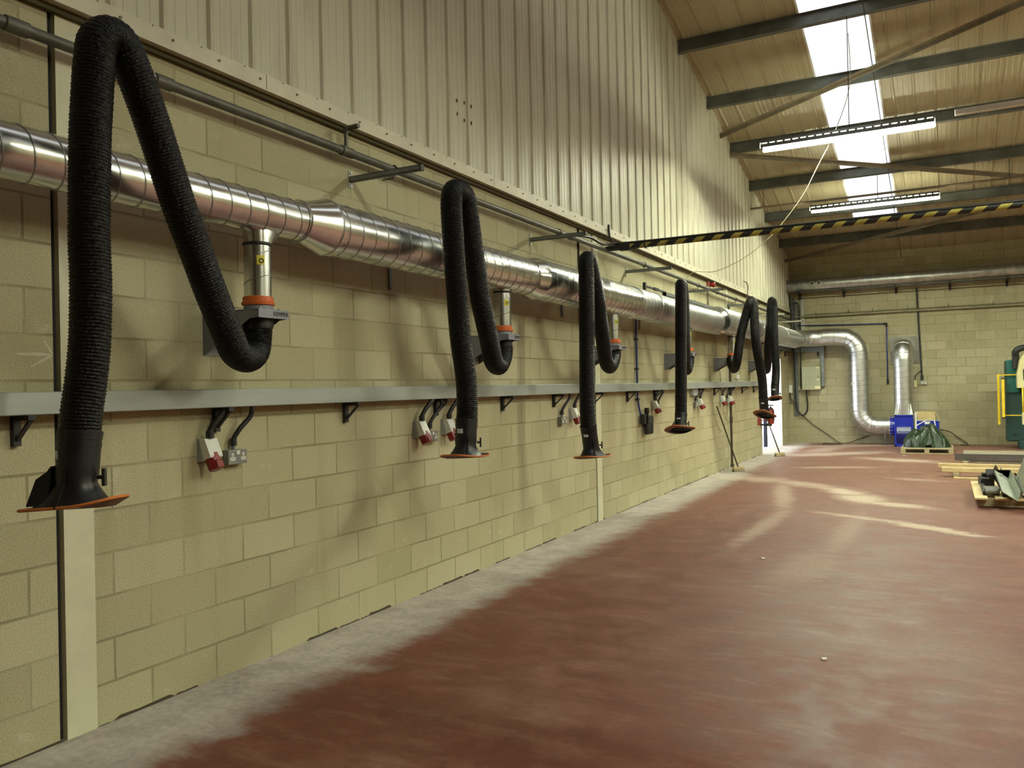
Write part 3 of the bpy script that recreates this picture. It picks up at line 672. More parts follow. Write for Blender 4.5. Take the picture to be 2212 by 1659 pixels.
for i, A in enumerate(ARMS):
    y = YA[i]; a = thing('fume_extractor', LAB[i], 'extraction arm', (XA, y, 2.17), 'black fume extraction arms')
    # wall bracket: two tapered cheeks, top plate, front lip, back plate
    b = MB()
    for s in (-1, 1):
        b.prism([(.004, 2.18), (.45, 2.18), (.45, 2.135), (.38, 2.13), (.004, 1.93)], y+s*.118-.002, y+s*.118+.002, lambda p, q, hh: (p, hh, q))
    b.bb((.0, y-.12, 1.93), (.006, y+.12, 2.18)); b.bb((.447, y-.12, 2.133), (.452, y+.12, 2.182))
    n = 20; ho = [Vector((XA+.082*math.cos(2*PI*k/n+PI/4), y+.082*math.sin(2*PI*k/n+PI/4), 2.182)) for k in range(n)]
    b.bb((.004, y-.12, 2.178), (.24, y+.12, 2.184)); b.bb((.415, y-.12, 2.178), (.45, y+.12, 2.184)); b.bb((.24, y-.12, 2.178), (.415, y-.08, 2.184)); b.bb((.24, y+.08, 2.178), (.415, y+.12, 2.184))
    b.cyl((XA, y, 2.17), (XA, y, 2.212), .083, 28)
    br = obj('wall_bracket', b, 'bracket', a)
    obj('lettering', MB().add([(.4535+v.z, y+.055+v.x, 2.159+v.y) for v in VT], FT), 'text_grey', br)
    bt = MB()
    for s in (-.075, .075): bt.cyl((.42, y+s, 2.184), (.42, y+s, 2.196), .008, 6)
    obj('bolt', bt, 'strut_pale', br)
    pts = [Vector((XA, y, 2.15)), Vector((XA, y, 2.10))]+[Vector(q) for q in A['p']]
    fine = i < 4
    pitch = .0145 if i < 2 else .017 if i < 4 else .02
    path = resample(spline(pts, .01), pitch/(4 if fine else 3)); nseg = 28 if i < 2 else 20
    rph = [random.random() for _ in range(400)]
    def rfn(k, an, path=path):
        ph = k/(4. if fine else 3.)
        c = .5+.5*math.cos(2*PI*ph+an)
        # the fabric bulges a little between wires; slight irregularity around the hose
        return .0765+.0045*c+.0008*math.sin(5*an+k*.7)
    mb = MB().tube(path, .09, nseg, True, True, rfn, up=(1, 0, 0))
    obj('hose', mb, 'hose', a)
    obj('top_cuff', MB().cyl((XA, y, 2.08), (XA, y, 2.172), .0835, 28).cyl((XA, y, 2.09), (XA, y, 2.098), .0855, 28), 'plastic', a)
    # hood
    C0, phi, tl, tf, sc_ = A['hood']; C0 = Vector(C0)
    end = pts[-1]; az = math.radians(28); v1 = Vector((math.cos(az), math.sin(az), 0)); v2 = Vector((math.sin(az), -math.cos(az), 0))   # v2 towards the room
    az += math.radians(phi); e1 = Vector((math.cos(az), math.sin(az), 0)); e2 = Vector((math.sin(az), -math.cos(az), 0))
    RT = Matrix.Rotation(math.radians(tl), 3, v2) @ Matrix.Rotation(math.radians(tf), 3, v1)
    E1, E2, EZ = RT @ e1, RT @ e2, RT @ Vector((0, 0, 1))
    if EZ.z < 0: EZ = -EZ
    def rr(w2, d2, p, cen, A1, A2, n=40):
        out = []
        for k in range(n):
            t_ = 2*PI*k/n; c, s = math.cos(t_), math.sin(t_)
            out.append(cen+A1*w2*math.copysign(abs(c)**(2/p), c)+A2*d2*math.copysign(abs(s)**(2/p), s))
        return out
    top = end+Vector((0, 0, -.005)); k_ = sc_
    mid = C0+EZ*.12
    rings = []
    Htot = (top-C0).length
    def blend(f): return top.lerp(C0, f)
    for f, w2, d2, p in ((0, .081, .081, 2), (.33, .0805, .0805, 2), (.55, .081, .081, 2), (.68, .089, .084, 2.1), (.8, .114, .092, 2.3), (.9, .140, .103, 2.6), (.965, .165, .115, 2.9), (1, .185, .125, 3)):
        q = min(1, f*1.15)
        A1 = e1.lerp(E1, q).normalized(); A2 = e2.lerp(E2, q).normalized()
        rings.append(rr(w2*k_ if f > .6 else w2, d2*k_ if f > .6 else d2, p, blend(f), A1, A2))
    hood = obj('hood', MB().loft(rings, False), 'plastic', a)
    # collar rings on the neck
    cm = MB()
    for f0, f1, r_ in ((-.06, .0, .085), (.0, .06, .083), (.10, .16, .0825)):
        cm.tube([top.lerp(C0, f0), top.lerp(C0, f0)+(C0-top)*(f1-f0)], r_, 32)
    obj('neck_clamp', cm, 'plastic', hood)
    # oval flange, slightly dished, with an orange edge bead
    Fw, Fd = .225*k_, .155*k_
    def dish(v):   # turn the ends up a little
        u = (v-C0).dot(E1)/Fw; return v+EZ*.018*u*u*(1 if i != 0 else (1.6 if u > 0 else -.3))
    inner = [dish(v) for v in rr(.15*k_, .10*k_, 2.6, C0-EZ*.004, E1, E2)]; outer = [dish(v) for v in rr(Fw, Fd, 3.0, C0-EZ*.002, E1, E2)]; outer2 = [v+EZ*.006 for v in outer]; inner2 = [v+EZ*.012 for v in inner]
    obj('flange', MB().loft([inner, outer, outer2, inner2, inner], False, False), 'plastic', hood)
    bd = outer+[outer[0], outer[1]]
    o = obj('edge_trim', MB().tube([v+EZ*.003 for v in bd], .0062, 6, False), 'orange_dk', hood); o['label'] = 'orange edge trim of the hood'
    inr = [v+EZ*.02 for v in rr(.13*k_, .085*k_, 2.4, C0, E1, E2)]
    gr = MB()
    for q in (-.09, -.045, 0, .045, .09): gr.cyl(C0+E1*q-E2*.095*k_+EZ*.012, C0+E1*q+E2*.095*k_+EZ*.012, .003, 5)
    obj('inlet_grille', gr, 'black', hood)
    # stiffening fin, handle wing, knob, label
    o = MB(); lo_ = [v-EZ*.0035 for v in outer]; li_ = [v-EZ*.0035 for v in rr(.175*k_, .118*k_, 2.8, C0-EZ*.004, E1, E2)]
    o.loft([li_, lo_], False, False); obj('lower_lip', o, 'lip', hood)
    fin = MB(); fz = [(.45, .082), (.62, .088), (.8, .115), (.97, .15)]
    r0 = [blend(f)+v2*(w_*.86) for f, w_ in fz]; r1 = [blend(f)+v2*(w_*.86+.014) for f, w_ in fz]
    off = v1*(.02 if i else -.005)
    fin.loft([[p+off+v1*.003 for p in r0]+[p+off+v1*.003 for p in reversed(r1)], [p+off-v1*.003 for p in r0]+[p+off-v1*.003 for p in reversed(r1)]], True, False)
    obj('fin', fin, 'plastic', hood)
    if i in (0, 3):   # boxed side wing of the damper
        wg = MB(); q0, q1 = blend(.42), blend(.97)
        sh = [q0-v1*.08, q0-v1*.095+Vector((0, 0, -.02)), blend(.6)-v1*.135, q1-v1*.165, q1-v1*.08]
        if i == 3: sh = [q0-v1*.08, blend(.55)-v1*.095, q1-v1*.13, q1-v1*.08]
        wg.loft([[p+v2*.055 for p in sh], [p-v2*.03 for p in sh]], True, False); obj('damper_box', wg, 'plastic', hood)
    kn = blend(.6)+v1*.084; kd = MB().cyl(kn, kn+v1*.022, .008, 8); kd.box(kn+v1*.026+Vector((0, 0, .0)), (.012, .02, .07), Matrix((v1, -v2, (0, 0, 1))).transposed())
    obj('knob', kd, 'black', hood)
    nx = (v2*.85-v1*(.53 if i else 1.1)).normalized()
    lb = MB(); vs = []; tz = Vector((0, 0, 1)); tn = tz.cross(nx)
    for q in range(7):
        aa = -.32+.64*q/6; d_ = (nx*math.cos(aa)+tn*math.sin(aa)); c_ = blend(.26)
        vs += [c_+d_*.0828-tz*.017, c_+d_*.0828+tz*.017]
    lb.add(vs, [(2*q, 2*q+2, 2*q+3, 2*q+1) for q in range(6)]); o = obj('label_sticker', lb, 'label', hood); o['label'] = 'small pale label stuck on the hood neck'

# ============================================================ CABLE TRUNKING AND BRACKETS
tr = thing('cable_trunking', 'long grey metal trunking shelf running at chest height along the whole block wall', 'trunking', (.06, 8, 1.62))
obj('trunking_body', MB().rbox((.06, 8.5, 1.675), (.12, 23.0, .108), .004, None, 1).bb((0, 19.88, 1.73), (.11, 20.0, 2.66)), 'tray', tr)
obj('trunking_body', MB().bb((0, 20.001, 2.54), (.11, 24.06, 2.65)).bb((.111, 23.95, 2.52), (.95, 24.065, 2.645)).bb((.86, 23.96, 1.56), (.95, 24.06, 2.519)), 'unistrut', tr)
j = MB()
for y in (-.1, 4.9, 9.0, 12.4, 16.3): 
    j.bb((.12, y, 1.6215), (.1206, y+.003, 1.7285))
    for dy in (-.03, .035):
        for z in (1.64, 1.71): j.cyl((.12, y+dy, z), (.123, y+dy, z), .0045, 6)
obj('joint_screws', j, 'strut_pale', tr)
for y in [2.315+1.2*k for k in range(-1, 15)]:
    b = MB(); b.bb((.0, y-.018, 1.475), (.03, y+.018, 1.60)); b.bb((.0, y-.018, 1.597), (.145, y+.018, 1.6205))
    b.box((.075, y, 1.545), (.012, .02, .155), (0, math.radians(48), 0)); 
    obj('support_bracket', b, 'black', tr)
for y in (22.3, 23.4):
    b = MB(); b.bb((.0, y-.018, 2.40), (.03, y+.018, 2.53)); b.bb((.0, y-.018, 2.52), (.14, y+.018, 2.54)); b.box((.075, y, 2.465), (.012, .02, .155), (0, math.radians(48), 0)); obj('support_bracket', b, 'black', tr)
obj('support_bracket', MB().bb((.76, 24.0, 2.40), (.79, 24.065, 2.52)), 'black', tr)
bx = MB().rbox((.035, 14.03, 1.56), (.06, .30, .12), .004); tag(obj('junction_box', bx, 'grey_pl'), 'pale grey junction box under the trunking right of the fourth extraction arm', 'junction box')

# ---- sockets with flexible conduits
def flex(t, y, ytop, z0, x0_=.055, r=.018):
    pts = [(x0_, y, z0), (x0_, y+.002, z0+.03), (x0_+.02, y+(ytop-y)*.35, z0+.09), (x0_+.045, ytop-.005, z0+.16), (.09, ytop, 1.6), (.09, ytop, 1.63)]
    pa = resample(spline(pts, .01), .006)
    obj('flexible_conduit', MB().tube(pa, r, 12, True, True, lambda k, a: r+(.0016 if k % 2 else -.0006)), 'black', t)
    obj('gland', MB().cyl((x0_, y, z0-.012), (x0_, y, z0+.03), r+.006, 12), 'black', t)
def red_socket(y, z, lab, ytop=None):
    t = thing('industrial_socket', lab, 'socket', (.0, y, z-.12), 'red industrial sockets')
    # white/grey angled housing
    b = MB(); prof = [(.0, .08), (.06, .08), (.105, -.015), (.105, -.028), (.05, -.045), (0, -.055)]
    b.prism(prof, y-.047, y+.047, lambda p, q, hh: (p, hh, z+q))
    obj('housing', b, 'white', t)
    c = MB().prism([(.0, .081), (.02, .081), (.05, -.035), (.02, -.056), (0, -.056)], y-.0505, y+.0505, lambda p, q, hh: (p, hh, z+q)); obj('back_box', c, 'grey_pl', t)
    ax = Vector((.42, 0, -.9)).normalized(); c0 = Vector((.062, y, z-.015))
    obj('red_cap', MB().tube([c0, c0+ax*.06, c0+ax*.092, c0+ax*.098], [.042, .043, .041, .034], 20), 'red_pl', t)
    obj('hinged_lid', MB().rbox(c0+ax*.07+Vector((.036, .0, .014)), (.022, .05, .05), .008, (0, math.radians(-25), 0)), 'red_pl', t)
    flex(t, y, y+.10 if ytop is None else ytop, z+.095)
def double_socket(y, z, lab, ytop=None):
    t = thing('double_socket', lab, 'socket', (0, y, z-.045), 'metal double sockets')
    obj('back_box', MB().rbox((.026, y, z), (.05, .146, .086), .004), 'metalclad', t)
    obj('front_plate', MB().rbox((.054, y, z), (.006, .148, .088), .003), 'plate_grey', t)
    for s in (-1, 1):
        k = MB().rbox((.0585, y+s*.042, z-.012), (.003, .042, .020), .001).rbox((.0585, y+s*.042, z+.008), (.003, .017, .032), .001)
        o = obj('outlet', k, 'white', t); o['label'] = 'white three-pin outlet'
        h_ = MB().box((.0603, y+s*.042, z+.008), (.0006, .004, .01))
        for q in (-1, 1): h_.box((.0603, y+s*.042+q*.010, z-.013), (.0006, .007, .004))
        obj('pin_hole', h_, 'black', o)
    obj('rocker_switch', MB().rbox((.0595, y, z+.026), (.006, .028, .024), .002), 'white', t)
    obj('conduit_entry', MB().cyl((.03, y-.01, z+.04), (.03, y-.01, z+.075), .013, 12), 'unistrut', t)
    flex(t, y-.01, y+.09 if ytop is None else ytop, z+.08, .032, .015)
red_socket(3.43, 1.36, 'red and white industrial socket nearest the camera, left of a grey double socket')
double_socket(3.64, 1.315, 'grey double socket nearest the camera, right of the nearest red industrial socket')
red_socket(5.64, 1.36, 'red industrial socket left of the second double socket, near the second arm')
double_socket(5.80, 1.305, 'grey double socket between two red industrial sockets, left of the second arm')
red_socket(6.06, 1.36, 'red industrial socket partly hidden by the hood of the second arm')
double_socket(8.50, 1.315, 'grey double socket left of the third extraction arm hose')
red_socket(8.80, 1.37, 'red industrial socket tucked against the left side of the third arm hose')
red_socket(11.82, 1.38, 'red industrial socket right of the black air regulator, before the fourth arm')
double_socket(12.02, 1.33, 'double socket half hidden behind the red socket right of the air regulator')
double_socket(14.14, 1.34, 'small double socket just right of the fourth arm, left of a red socket')
red_socket(14.36, 1.36, 'red industrial socket right of the fourth arm hose')
red_socket(16.0, 1.38, 'red industrial socket left of the dark vertical pipe, above the leaning broom')
double_socket(16.47, 1.34, 'small double socket squeezed beside the red socket next to the dark vertical pipe')
red_socket(16.66, 1.37, 'red industrial socket on the dark vertical pipe above the leaning broom')

# ============================================================ WALL PIPES
wp = thing('wall_pipe', 'long dark steel pipe running along the left wall under the cladding edge', 'pipe', (.1, 8, 3.40))
obj('pipe', MB().cyl((.1, YF, 3.43), (.1, 23.95, 3.43), .029, 14), 'dgrey', wp)
for y in (2.3, 3.11, 8.7, 15.6): obj('coupling', MB().tube([(.1, y-.06, 3.43), (.1, y-.055, 3.43), (.1, y+.055, 3.43), (.1, y+.06, 3.43)], [.03, .037, .037, .03], 14), 'dgrey', wp)
obj('coupling_ring', MB().cyl((.1, 3.02, 3.43), (.1, 3.035, 3.43), .038, 14).cyl((.1, 4.63, 3.43), (.1, 4.64, 3.43), .036, 14), 'strut_pale', wp)
t_ = MB().cyl((.1, 4.68, 3.43), (.1, 4.68, 3.58), .015, 10).tube([(.1, 4.68, 3.565), (.105, 4.68, 3.59), (.125, 4.68, 3.60), (.215, 4.68, 3.60)], [.018, .02, .018, .018], 10).sphere((.1, 4.68, 3.585), .022)
t_.cyl((.1, 4.62, 3.43), (.1, 4.74, 3.43), .037, 14)
obj('tee_valve', t_, 'dgrey', wp)
for y in (5.25, 8.35, 11.3, 14.2, 17.1):
    u = MB(); u.tube([(.1+.033*math.sin(a), y, 3.43+.033*math.cos(a)) for a in [2*PI*k/14 for k in range(15)]], .005, 5, False).bb((.0, y-.006, 3.36), (.1, y+.006, 3.366)).cyl((.1, y, 3.40), (.1, y, 3.355), .005, 6)
    obj('pipe_clip', u, 'black', wp)

CL = ['cantilever strut nearest the camera, above the duct and left of the second arm', 'cantilever strut above the duct right of the second arm', 'cantilever strut between the third and fourth arms',
      'cantilever strut right of the fourth arm, under the red alarm bell', 'cantilever strut left of the fifth arm near the third column', 'cantilever strut just right of the farthest arm', 'last cantilever strut, close to the far wall corner']
for i, y in enumerate((4.84, 7.83, 10.79, 13.75, 16.75, 19.7, 22.3)):
    t = thing('cantilever_strut', CL[i], 'strut bracket', (0, y, 3.21), 'cantilever struts above the duct')
    z = 3.275
    m_ = 'unistrut' if i < 5 else 'strut_pale'
    b = MB().bb((.006, y-.02, z-.02), (.64, y-.0165, z+.02)).bb((.006, y+.0165, z-.02), (.64, y+.02, z+.02)).bb((.006, y-.02, z+.0165), (.64, y+.02, z+.02)).bb((.006, y-.02, z-.02), (.64, y+.02, z-.0165))
    obj('arm', b, m_, t); obj('base_plate', MB().bb((0, y-.022, z-.065), (.006, y+.022, z+.065)), 'strut_pale', t)
    k = MB()
    for s in (-.048, .048): k.cyl((.006, y, z+s), (.016, y, z+s), .011, 6)
    obj('bolt', k, 'white', t); obj('end_cap', MB().rbox((.643, y, z), (.012, .044, .044), .004), 'black', t)

bo = thing('striped_pipe', 'yellow and black taped pipe reaching across the hall from the wall pipe', 'pipe', (.1, 9.8, 3.42))
obj('coupler', MB().tube([(.1, 9.8, 3.44), (.14, 9.8, 3.445), (.2, 9.8, 3.445), (.3, 9.8, 3.447), (.34, 9.8, 3.447)], [.03, .036, .037, .037, .03], 16).rbox((.36, 9.8, 3.447), (.14, .085, .095), .01), 'black', bo)
obj('taped_pipe', MB().cyl((.42, 9.8, 3.447), (12.0, 9.8, 3.47), .036, 20), 'stripe', bo)
obj('cable', MB().tube(spline([(.06, 9.0, 3.50), (.09, 9.35, 3.52), (.14, 9.6, 3.47), (.25, 9.79, 3.50), (.5, 9.785, 3.488), (3, 9.78, 3.488), (6, 9.78, 3.492), (12, 9.78, 3.502)], .1), .017, 7), 'black', bo)
obj('cable_tail', MB().tube(spline([(.085, 9.95, 3.78), (.10, 9.93, 3.66), (.14, 9.88, 3.56), (.22, 9.83, 3.50), (.34, 9.81, 3.50), (.44, 9.8, 3.49)], .03), .014, 7), 'black', bo)
obj('cable_tie', MB().cyl((.62, 9.8, 3.447), (.632, 9.8, 3.447), .047, 12), 'black', bo)

# rising conduits beside column two
tag(obj('conduit', MB().cyl((.012, 9.12, 1.73), (.012, 9.12, 3.64), .012, 8), 'black'), 'thin dark conduit on the wall just left of the second cream column', 'conduit')
tag(obj('conduit', MB().cyl((.02, 15.18, 3.1), (.02, 15.18, 3.64), .012, 8), 'angle'), 'short pale conduit stub above the fourth extraction arm', 'conduit')
hk = spline([(.1, 17.95, 3.89), (.12, 18.1, 3.87), (.13, 18.2, 3.78), (.13, 18.1, 3.6), (.12, 18.05, 3.45)], .03)
tag(obj('loose_cable', MB().tube(hk, .011, 6), 'handle'), 'short bent brown cable end standing up above the fifth arm', 'cable')

al = thing('alarm_bell', 'small red fire alarm sounder on the wall under the cladding edge', 'alarm', (0, 15.3, 3.5))
obj('backplate', MB().rbox((.02, 15.2, 3.565), (.04, .06, .09), .006), 'red', al)
obj('sounder', MB().tube([(.02, 15.34, 3.55), (.06, 15.34, 3.55), (.065, 15.34, 3.55), (.115, 15.34, 3.55), (.12, 15.34, 3.55)], [.035, .035, .048, .046, .036], 20), 'red', al)

# dark rail above the duct
rl = thing('dark_rail', 'black channel rail with a cranked end running above the duct towards the corner', 'rail', (.2, 17, 3.05))
obj('channel', MB().bb((.17, 11.9, 3.075), (.235, 23.9, 3.083)).bb((.17, 11.9, 3.03), (.176, 23.9, 3.075)).bb((.229, 11.9, 3.03), (.235, 23.9, 3.075)).bb((.18, 11.95, 3.0), (.225, 13.1, 3.03)), 'metalclad', rl)
obj('cranked_frame', MB().bb((.19, 10.95, 3.0), (.225, 11.0, 3.13)).bb((.19, 10.98, 3.075), (.215, 11.95, 3.095)).bb((.19, 10.98, 2.995), (.215, 11.95, 3.015)).bb((.185, 11.4, 3.07), (.22, 11.6, 3.105)).bb((.186, 11.9, 2.99), (.228, 12.6, 3.02)), 'black', rl)
for y in (13.6, 15.2, 17.6, 20.1): obj('hanger', MB().bb((0, y-.02, 3.0), (.2, y+.02, 3.035)).cyl((.2, y, 3.08), (.2, y, 3.10), .012, 6), 'black', rl)
# blue air line and regulator
ar = thing('air_line', 'blue compressed air pipe dropping down the left wall behind the duct', 'pipe', (.03, 11.09, 1.3))
obj('pipe', MB().cyl((.03, 11.085, 3.0), (.03, 11.09, 1.6), .016, 10).tube(spline([(.03, 11.09, 1.62), (.03, 11.10, 1.5), (.035, 11.15, 1.34), (.045, 11.20, 1.25)], .03), .014, 10), 'blue_pipe', ar)
for z in (2.35, 1.93, 1.50): obj('pipe_clip', MB().bb((0, 11.06, z-.012), (.052, 11.12, z+.012)), 'black', ar)
rg = thing('air_regulator', 'black filter regulator unit hanging on the wall at the end of the blue air pipe', 'regulator', (.05, 11.38, 1.05))
obj('body', MB().rbox((.06, 11.22, 1.215), (.07, .09, .14), .012).rbox((.07, 11.42, 1.20), (.09, .24, .11), .014), 'black', rg)
obj('regulator_knob', MB().tube([(.07, 11.36, 1.25), (.07, 11.36, 1.285), (.07, 11.36, 1.30), (.07, 11.36, 1.37)], [.03, .03, .038, .034], 14), 'black', rg)
for q in (11.36, 11.50): obj('bowl', MB().tube([(.07, q, 1.15), (.07, q, 1.13), (.07, q, 1.0), (.07, q, .985)], [.046, .05, .046, .025], 14), 'black', rg)
dp = thing('down_pipe', 'dark vertical pipe running down the wall to the floor behind the leaning broom', 'pipe', (.03, 16.75, 0))
obj('pipe', MB().cyl((.035, 16.76, 0), (.035, 16.76, 3.3), .022, 10).cyl((.035, 16.76, .9), (.035, 16.76, 1.02), .032, 10), 'handle', dp)
obj('foot_boss', MB().cyl((.035, 16.76, 0), (.035, 16.76, .06), .04, 10), 'handle', dp)
for k, (ya, yb, zb) in enumerate([(15.35, 16.6, .78), (16.15, 17.3, .92)]):
    pts = [(.02, ya-.25, 2.1), (.02, ya-.1, 1.7), (.02, ya, 1.45), (.02, ya+.12, 1.1), (.02, (ya+yb)/2, zb), (.02, yb-.1, 1.05), (.02, yb, 1.4), (.02, yb-.02, 1.62)]
    tag(obj('slack_cable', MB().tube(spline(pts, .04), .007, 5), 'cord'), ['pale slack cable looping low on the wall left of the dark vertical pipe', 'pale slack cable looping on the wall around the dark vertical pipe'][k], 'cable')
tag(obj('small_box', MB().rbox((.03, 17.45, 1.83), (.05, .16, .09), .006).cyl((.03, 17.45, 1.87), (.03, 17.45, 1.98), .01, 6), 'white'), 'small white box standing on the trunking below the fifth arm bend', 'box')

# brooms, extinguisher
def broom(hx, hy, tx, ty, tz, lab):
    t = thing('broom', lab, 'broom', (hx, hy, 0), 'brooms leaning on the left wall')
    a, b = Vector((hx, hy, .07)), Vector((tx, ty, tz)); obj('handle', MB().cyl(a, b, .0145, 10), 'handle', t)
    d = Vector((.5, .85, 0)).normalized(); Rz = math.atan2(d.y, d.x)
    obj('head', MB().rbox((hx, hy, .07), (.30, .06, .035), .01, (0, 0, Rz)), 'card', t)
    m_ = MB()
    for k in range(12):
        for q in (-1, 1):
            c = Vector((hx, hy, 0))+d*(-.135+.27*k/11)+Vector((-d.y, d.x, 0))*q*.016
            m_.tube([c+Vector((0, 0, .06)), c+Vector((0, 0, .0))+Vector((-d.y, d.x, 0))*q*.012], [.012, .014], 5)
    obj('bristles', m_, 'brush', t)
broom(.33, 15.98, .03, 15.62, 1.27, 'long handled broom leaning on the left wall by the dark vertical pipe')
broom(.50, 19.45, .14, 19.4, 1.18, 'broom leaning beside the doorway below the farthest hoods')
fe = thing('fire_extinguisher', 'red fire extinguisher hung at the edge of the doorway', 'fire extinguisher', (.235, 19.9, .72))
obj('cylinder', MB().tube([(.235, 19.9, .72), (.235, 19.9, .735), (.235, 19.9, 1.02), (.235, 19.9, 1.07), (.235, 19.9, 1.1)], [.06, .075, .075, .055, .025], 20), 'red', fe)
obj('hanging_bracket', MB().bb((.0, 19.88, 1.0), (.19, 19.92, 1.03)).bb((.0, 19.88, .80), (.19, 19.92, .82)), 'red', fe)
obj('valve', MB().cyl((.235, 19.9, 1.1), (.235, 19.9, 1.14), .018, 8).rbox((.25, 19.88, 1.16), (.11, .025, .03), .006), 'black', fe)
obj('discharge_hose', MB().tube(spline([(.25, 19.86, 1.12), (.31, 19.84, 1.05), (.32, 19.83, .9), (.32, 19.83, .8)], .03), .013, 8), 'black', fe)
tag(obj('safety_sign', MB().bb((.001, 19.55, .70), (.006, 19.85, .98)), 'red'), 'red sign plate on the wall beside the fire extinguisher', 'sign')
tag(obj('push_button_box', MB().rbox((.2, 19.9, .70), (.12, .07, .06), .006).bb((.0, 19.88, .68), (.15, 19.92, .72)), 'black'), 'small black box jutting out below the fire extinguisher', 'box')

# chalk arrow on the blockwork
ch = MB()
def stroke(a, b, w_):
    a, b = Vector(a), Vector(b); d = (b-a).normalized(); n = Vector((0, -d.z, d.y))*w_
    K = 6; L_ = []; R2 = []
    for k in range(K+1):
        p = a.lerp(b, k/K); s = (.5+.5*math.sin(PI*k/K))*(.8+.4*random.random()); L_.append(p+n*s); R2.append(p-n*s)
    ch.add(L_+R2, [(k, k+1, K+2+k, K+1+k) for k in range(K)])
stroke((.0012, 2.335, 1.912), (.0012, 2.50, 1.912), .008); stroke((.0012, 2.47, 1.978), (.0012, 2.512, 1.915), .005); stroke((.0012, 2.40, 1.85), (.0012, 2.512, 1.91), .005)
tag(obj('chalk_arrow', ch, 'chalk'), 'faint chalk arrow pointing right drawn on a block left of the first column', 'marking')

# ============================================================ FAR WALL
bd = thing('heating_duct', 'old dull grey spiral duct high on the far block wall', 'duct', (4, YC, 4.15))
spiral_section((.02, 23.72, 4.345), (12, 23.72, 4.33), .175, .14, 'duct_old', bd)
for x in (.45, 2.2, 4.35, 7.0): obj('joint_band', MB().cyl((x, 23.72, 4.343), (x+.025, 23.72, 4.343), .181, 36), 'seam', bd)
for x in (.73, .91): 
    obj('round_port', MB().tube([(x, 23.6, 4.375), (x, 23.54, 4.378), (x, 23.535, 4.378)], [.062, .062, .055], 20), 'duct_old', bd)
    obj('port_opening', MB().cyl((x, 23.534, 4.378), (x, 23.531, 4.378), .035, 14), 'black', bd)
obj('support_rail', MB().bb((.3, 23.60, 4.135), (12, 23.64, 4.16)), 'black', bd)
for x in (.35, 1.5, 2.78, 4.04, 5.31, 6.6): obj('support_bracket', MB().bb((x-.02, 23.6, 4.12), (x+.02, 24.06, 4.15)).bb((x-.02, 24.03, 3.98), (x+.02, 24.065, 4.13)).box((x, 23.9, 4.06), (.02, .26, .02), (math.radians(30), 0, 0)), 'black', bd)
bp = thing('wall_conduit', 'horizontal painted pipe along the far wall below the old duct', 'pipe', (4, 24.0, 3.47))
obj('pipe', MB().cyl((.12, 24.0, 3.51), (12, 24.0, 3.51), .032, 12).cyl((.12, 24.035, 3.56), (12, 24.035, 3.56), .012, 8), 'pipe_far', bp)
for x in (.76, 1.6, 2.2, 3.05, 4.0, 5.0, 6.0): obj('pipe_clip', MB().cyl((x, 24.0, 3.50), (x, 24.0, 3.65), .006, 6), 'black', bp)
po = thing('corner_post', 'grey steel channel standing against the far wall in the corner', 'post', (.21, 24, .75))
obj('channel', MB().bb((.14, 24.03, .75), (.25, 24.066, 3.95)).bb((.14, 23.99, .75), (.15, 24.03, 3.95)).bb((.24, 23.99, .75), (.25, 24.03, 3.95)), 'unistrut', po)
obj('pale_channel', MB().bb((.36, 24.02, 2.7), (.45, 24.066, 4.0)), 'strut_pale', po)
cb = thing('power_cables', 'thick black cables dropping down the far corner and looping up into the cabinet', 'cable', (.3, 23.97, .7))
obj('cable', MB().tube(spline([(.10, 23.96, 4.1), (.10, 23.96, 3.9), (.12, 23.97, 3.5), (.13, 23.94, 2.9), (.16, 23.90, 2.55), (.18, 23.93, 2.2), (.18, 23.95, 1.4), (.19, 23.95, 1.1), (.24, 23.95, .86), (.35, 23.95, .76), (.46, 23.95, .85), (.495, 23.95, 1.0), (.48, 23.94, 1.3), (.47, 23.94, 1.47)], .05), .022, 8), 'black', cb)
obj('cable', MB().tube(spline([(.10, 23.96, 3.86), (.2, 23.96, 3.9), (.3, 23.96, 3.88), (.325, 23.97, 3.7), (.33, 23.97, 3.0), (.335, 23.95, 2.3), (.335, 23.95, 1.65), (.33, 23.95, 1.5)], .05), .018, 8), 'black', cb)
obj('cable', MB().tube(spline([(.14, 23.96, 4.05), (.2, 23.96, 3.9), (.18, 23.97, 3.4), (.24, 23.94, 3.0), (.27, 23.92, 2.6)], .05), .016, 8), 'black', cb)
ca = thing('electrical_cabinet', 'drab green electrical cabinet on the far wall in the corner', 'cabinet', (.61, 23.97, 1.46))
obj('body', MB().rbox((.61, 23.965, 1.79), (.49, .2, .65), .008), 'cab', ca)
obj('door', MB().rbox((.61, 23.858, 1.79), (.47, .018, .63), .004), 'cab', ca)
obj('latch', MB().rbox((.80, 23.845, 1.83), (.02, .012, .03), .003), 'black', ca)
obj('warning_label', MB().bb((.71, 23.846, 1.50), (.85, 23.848, 1.57)).bb((.75, 23.846, 2.07), (.84, 23.848, 2.095)).bb((.75, 23.846, 1.73), (.83, 23.848, 1.765)), 'mcream', ca)
tag(obj('isolator', MB().rbox((.30, 24.03, 1.52), (.10, .07, .12), .006).cyl((.30, 23.99, 1.52), (.30, 23.98, 1.52), .02, 10), 'cab'), 'small isolator box at the lower left of the electrical cabinet', 'switch')
tag(obj('switch_box', MB().rbox((.045, 24.03, 1.50), (.09, .07, .22), .006), 'white'), 'pale switch box in the far corner left of the cables', 'switch box')
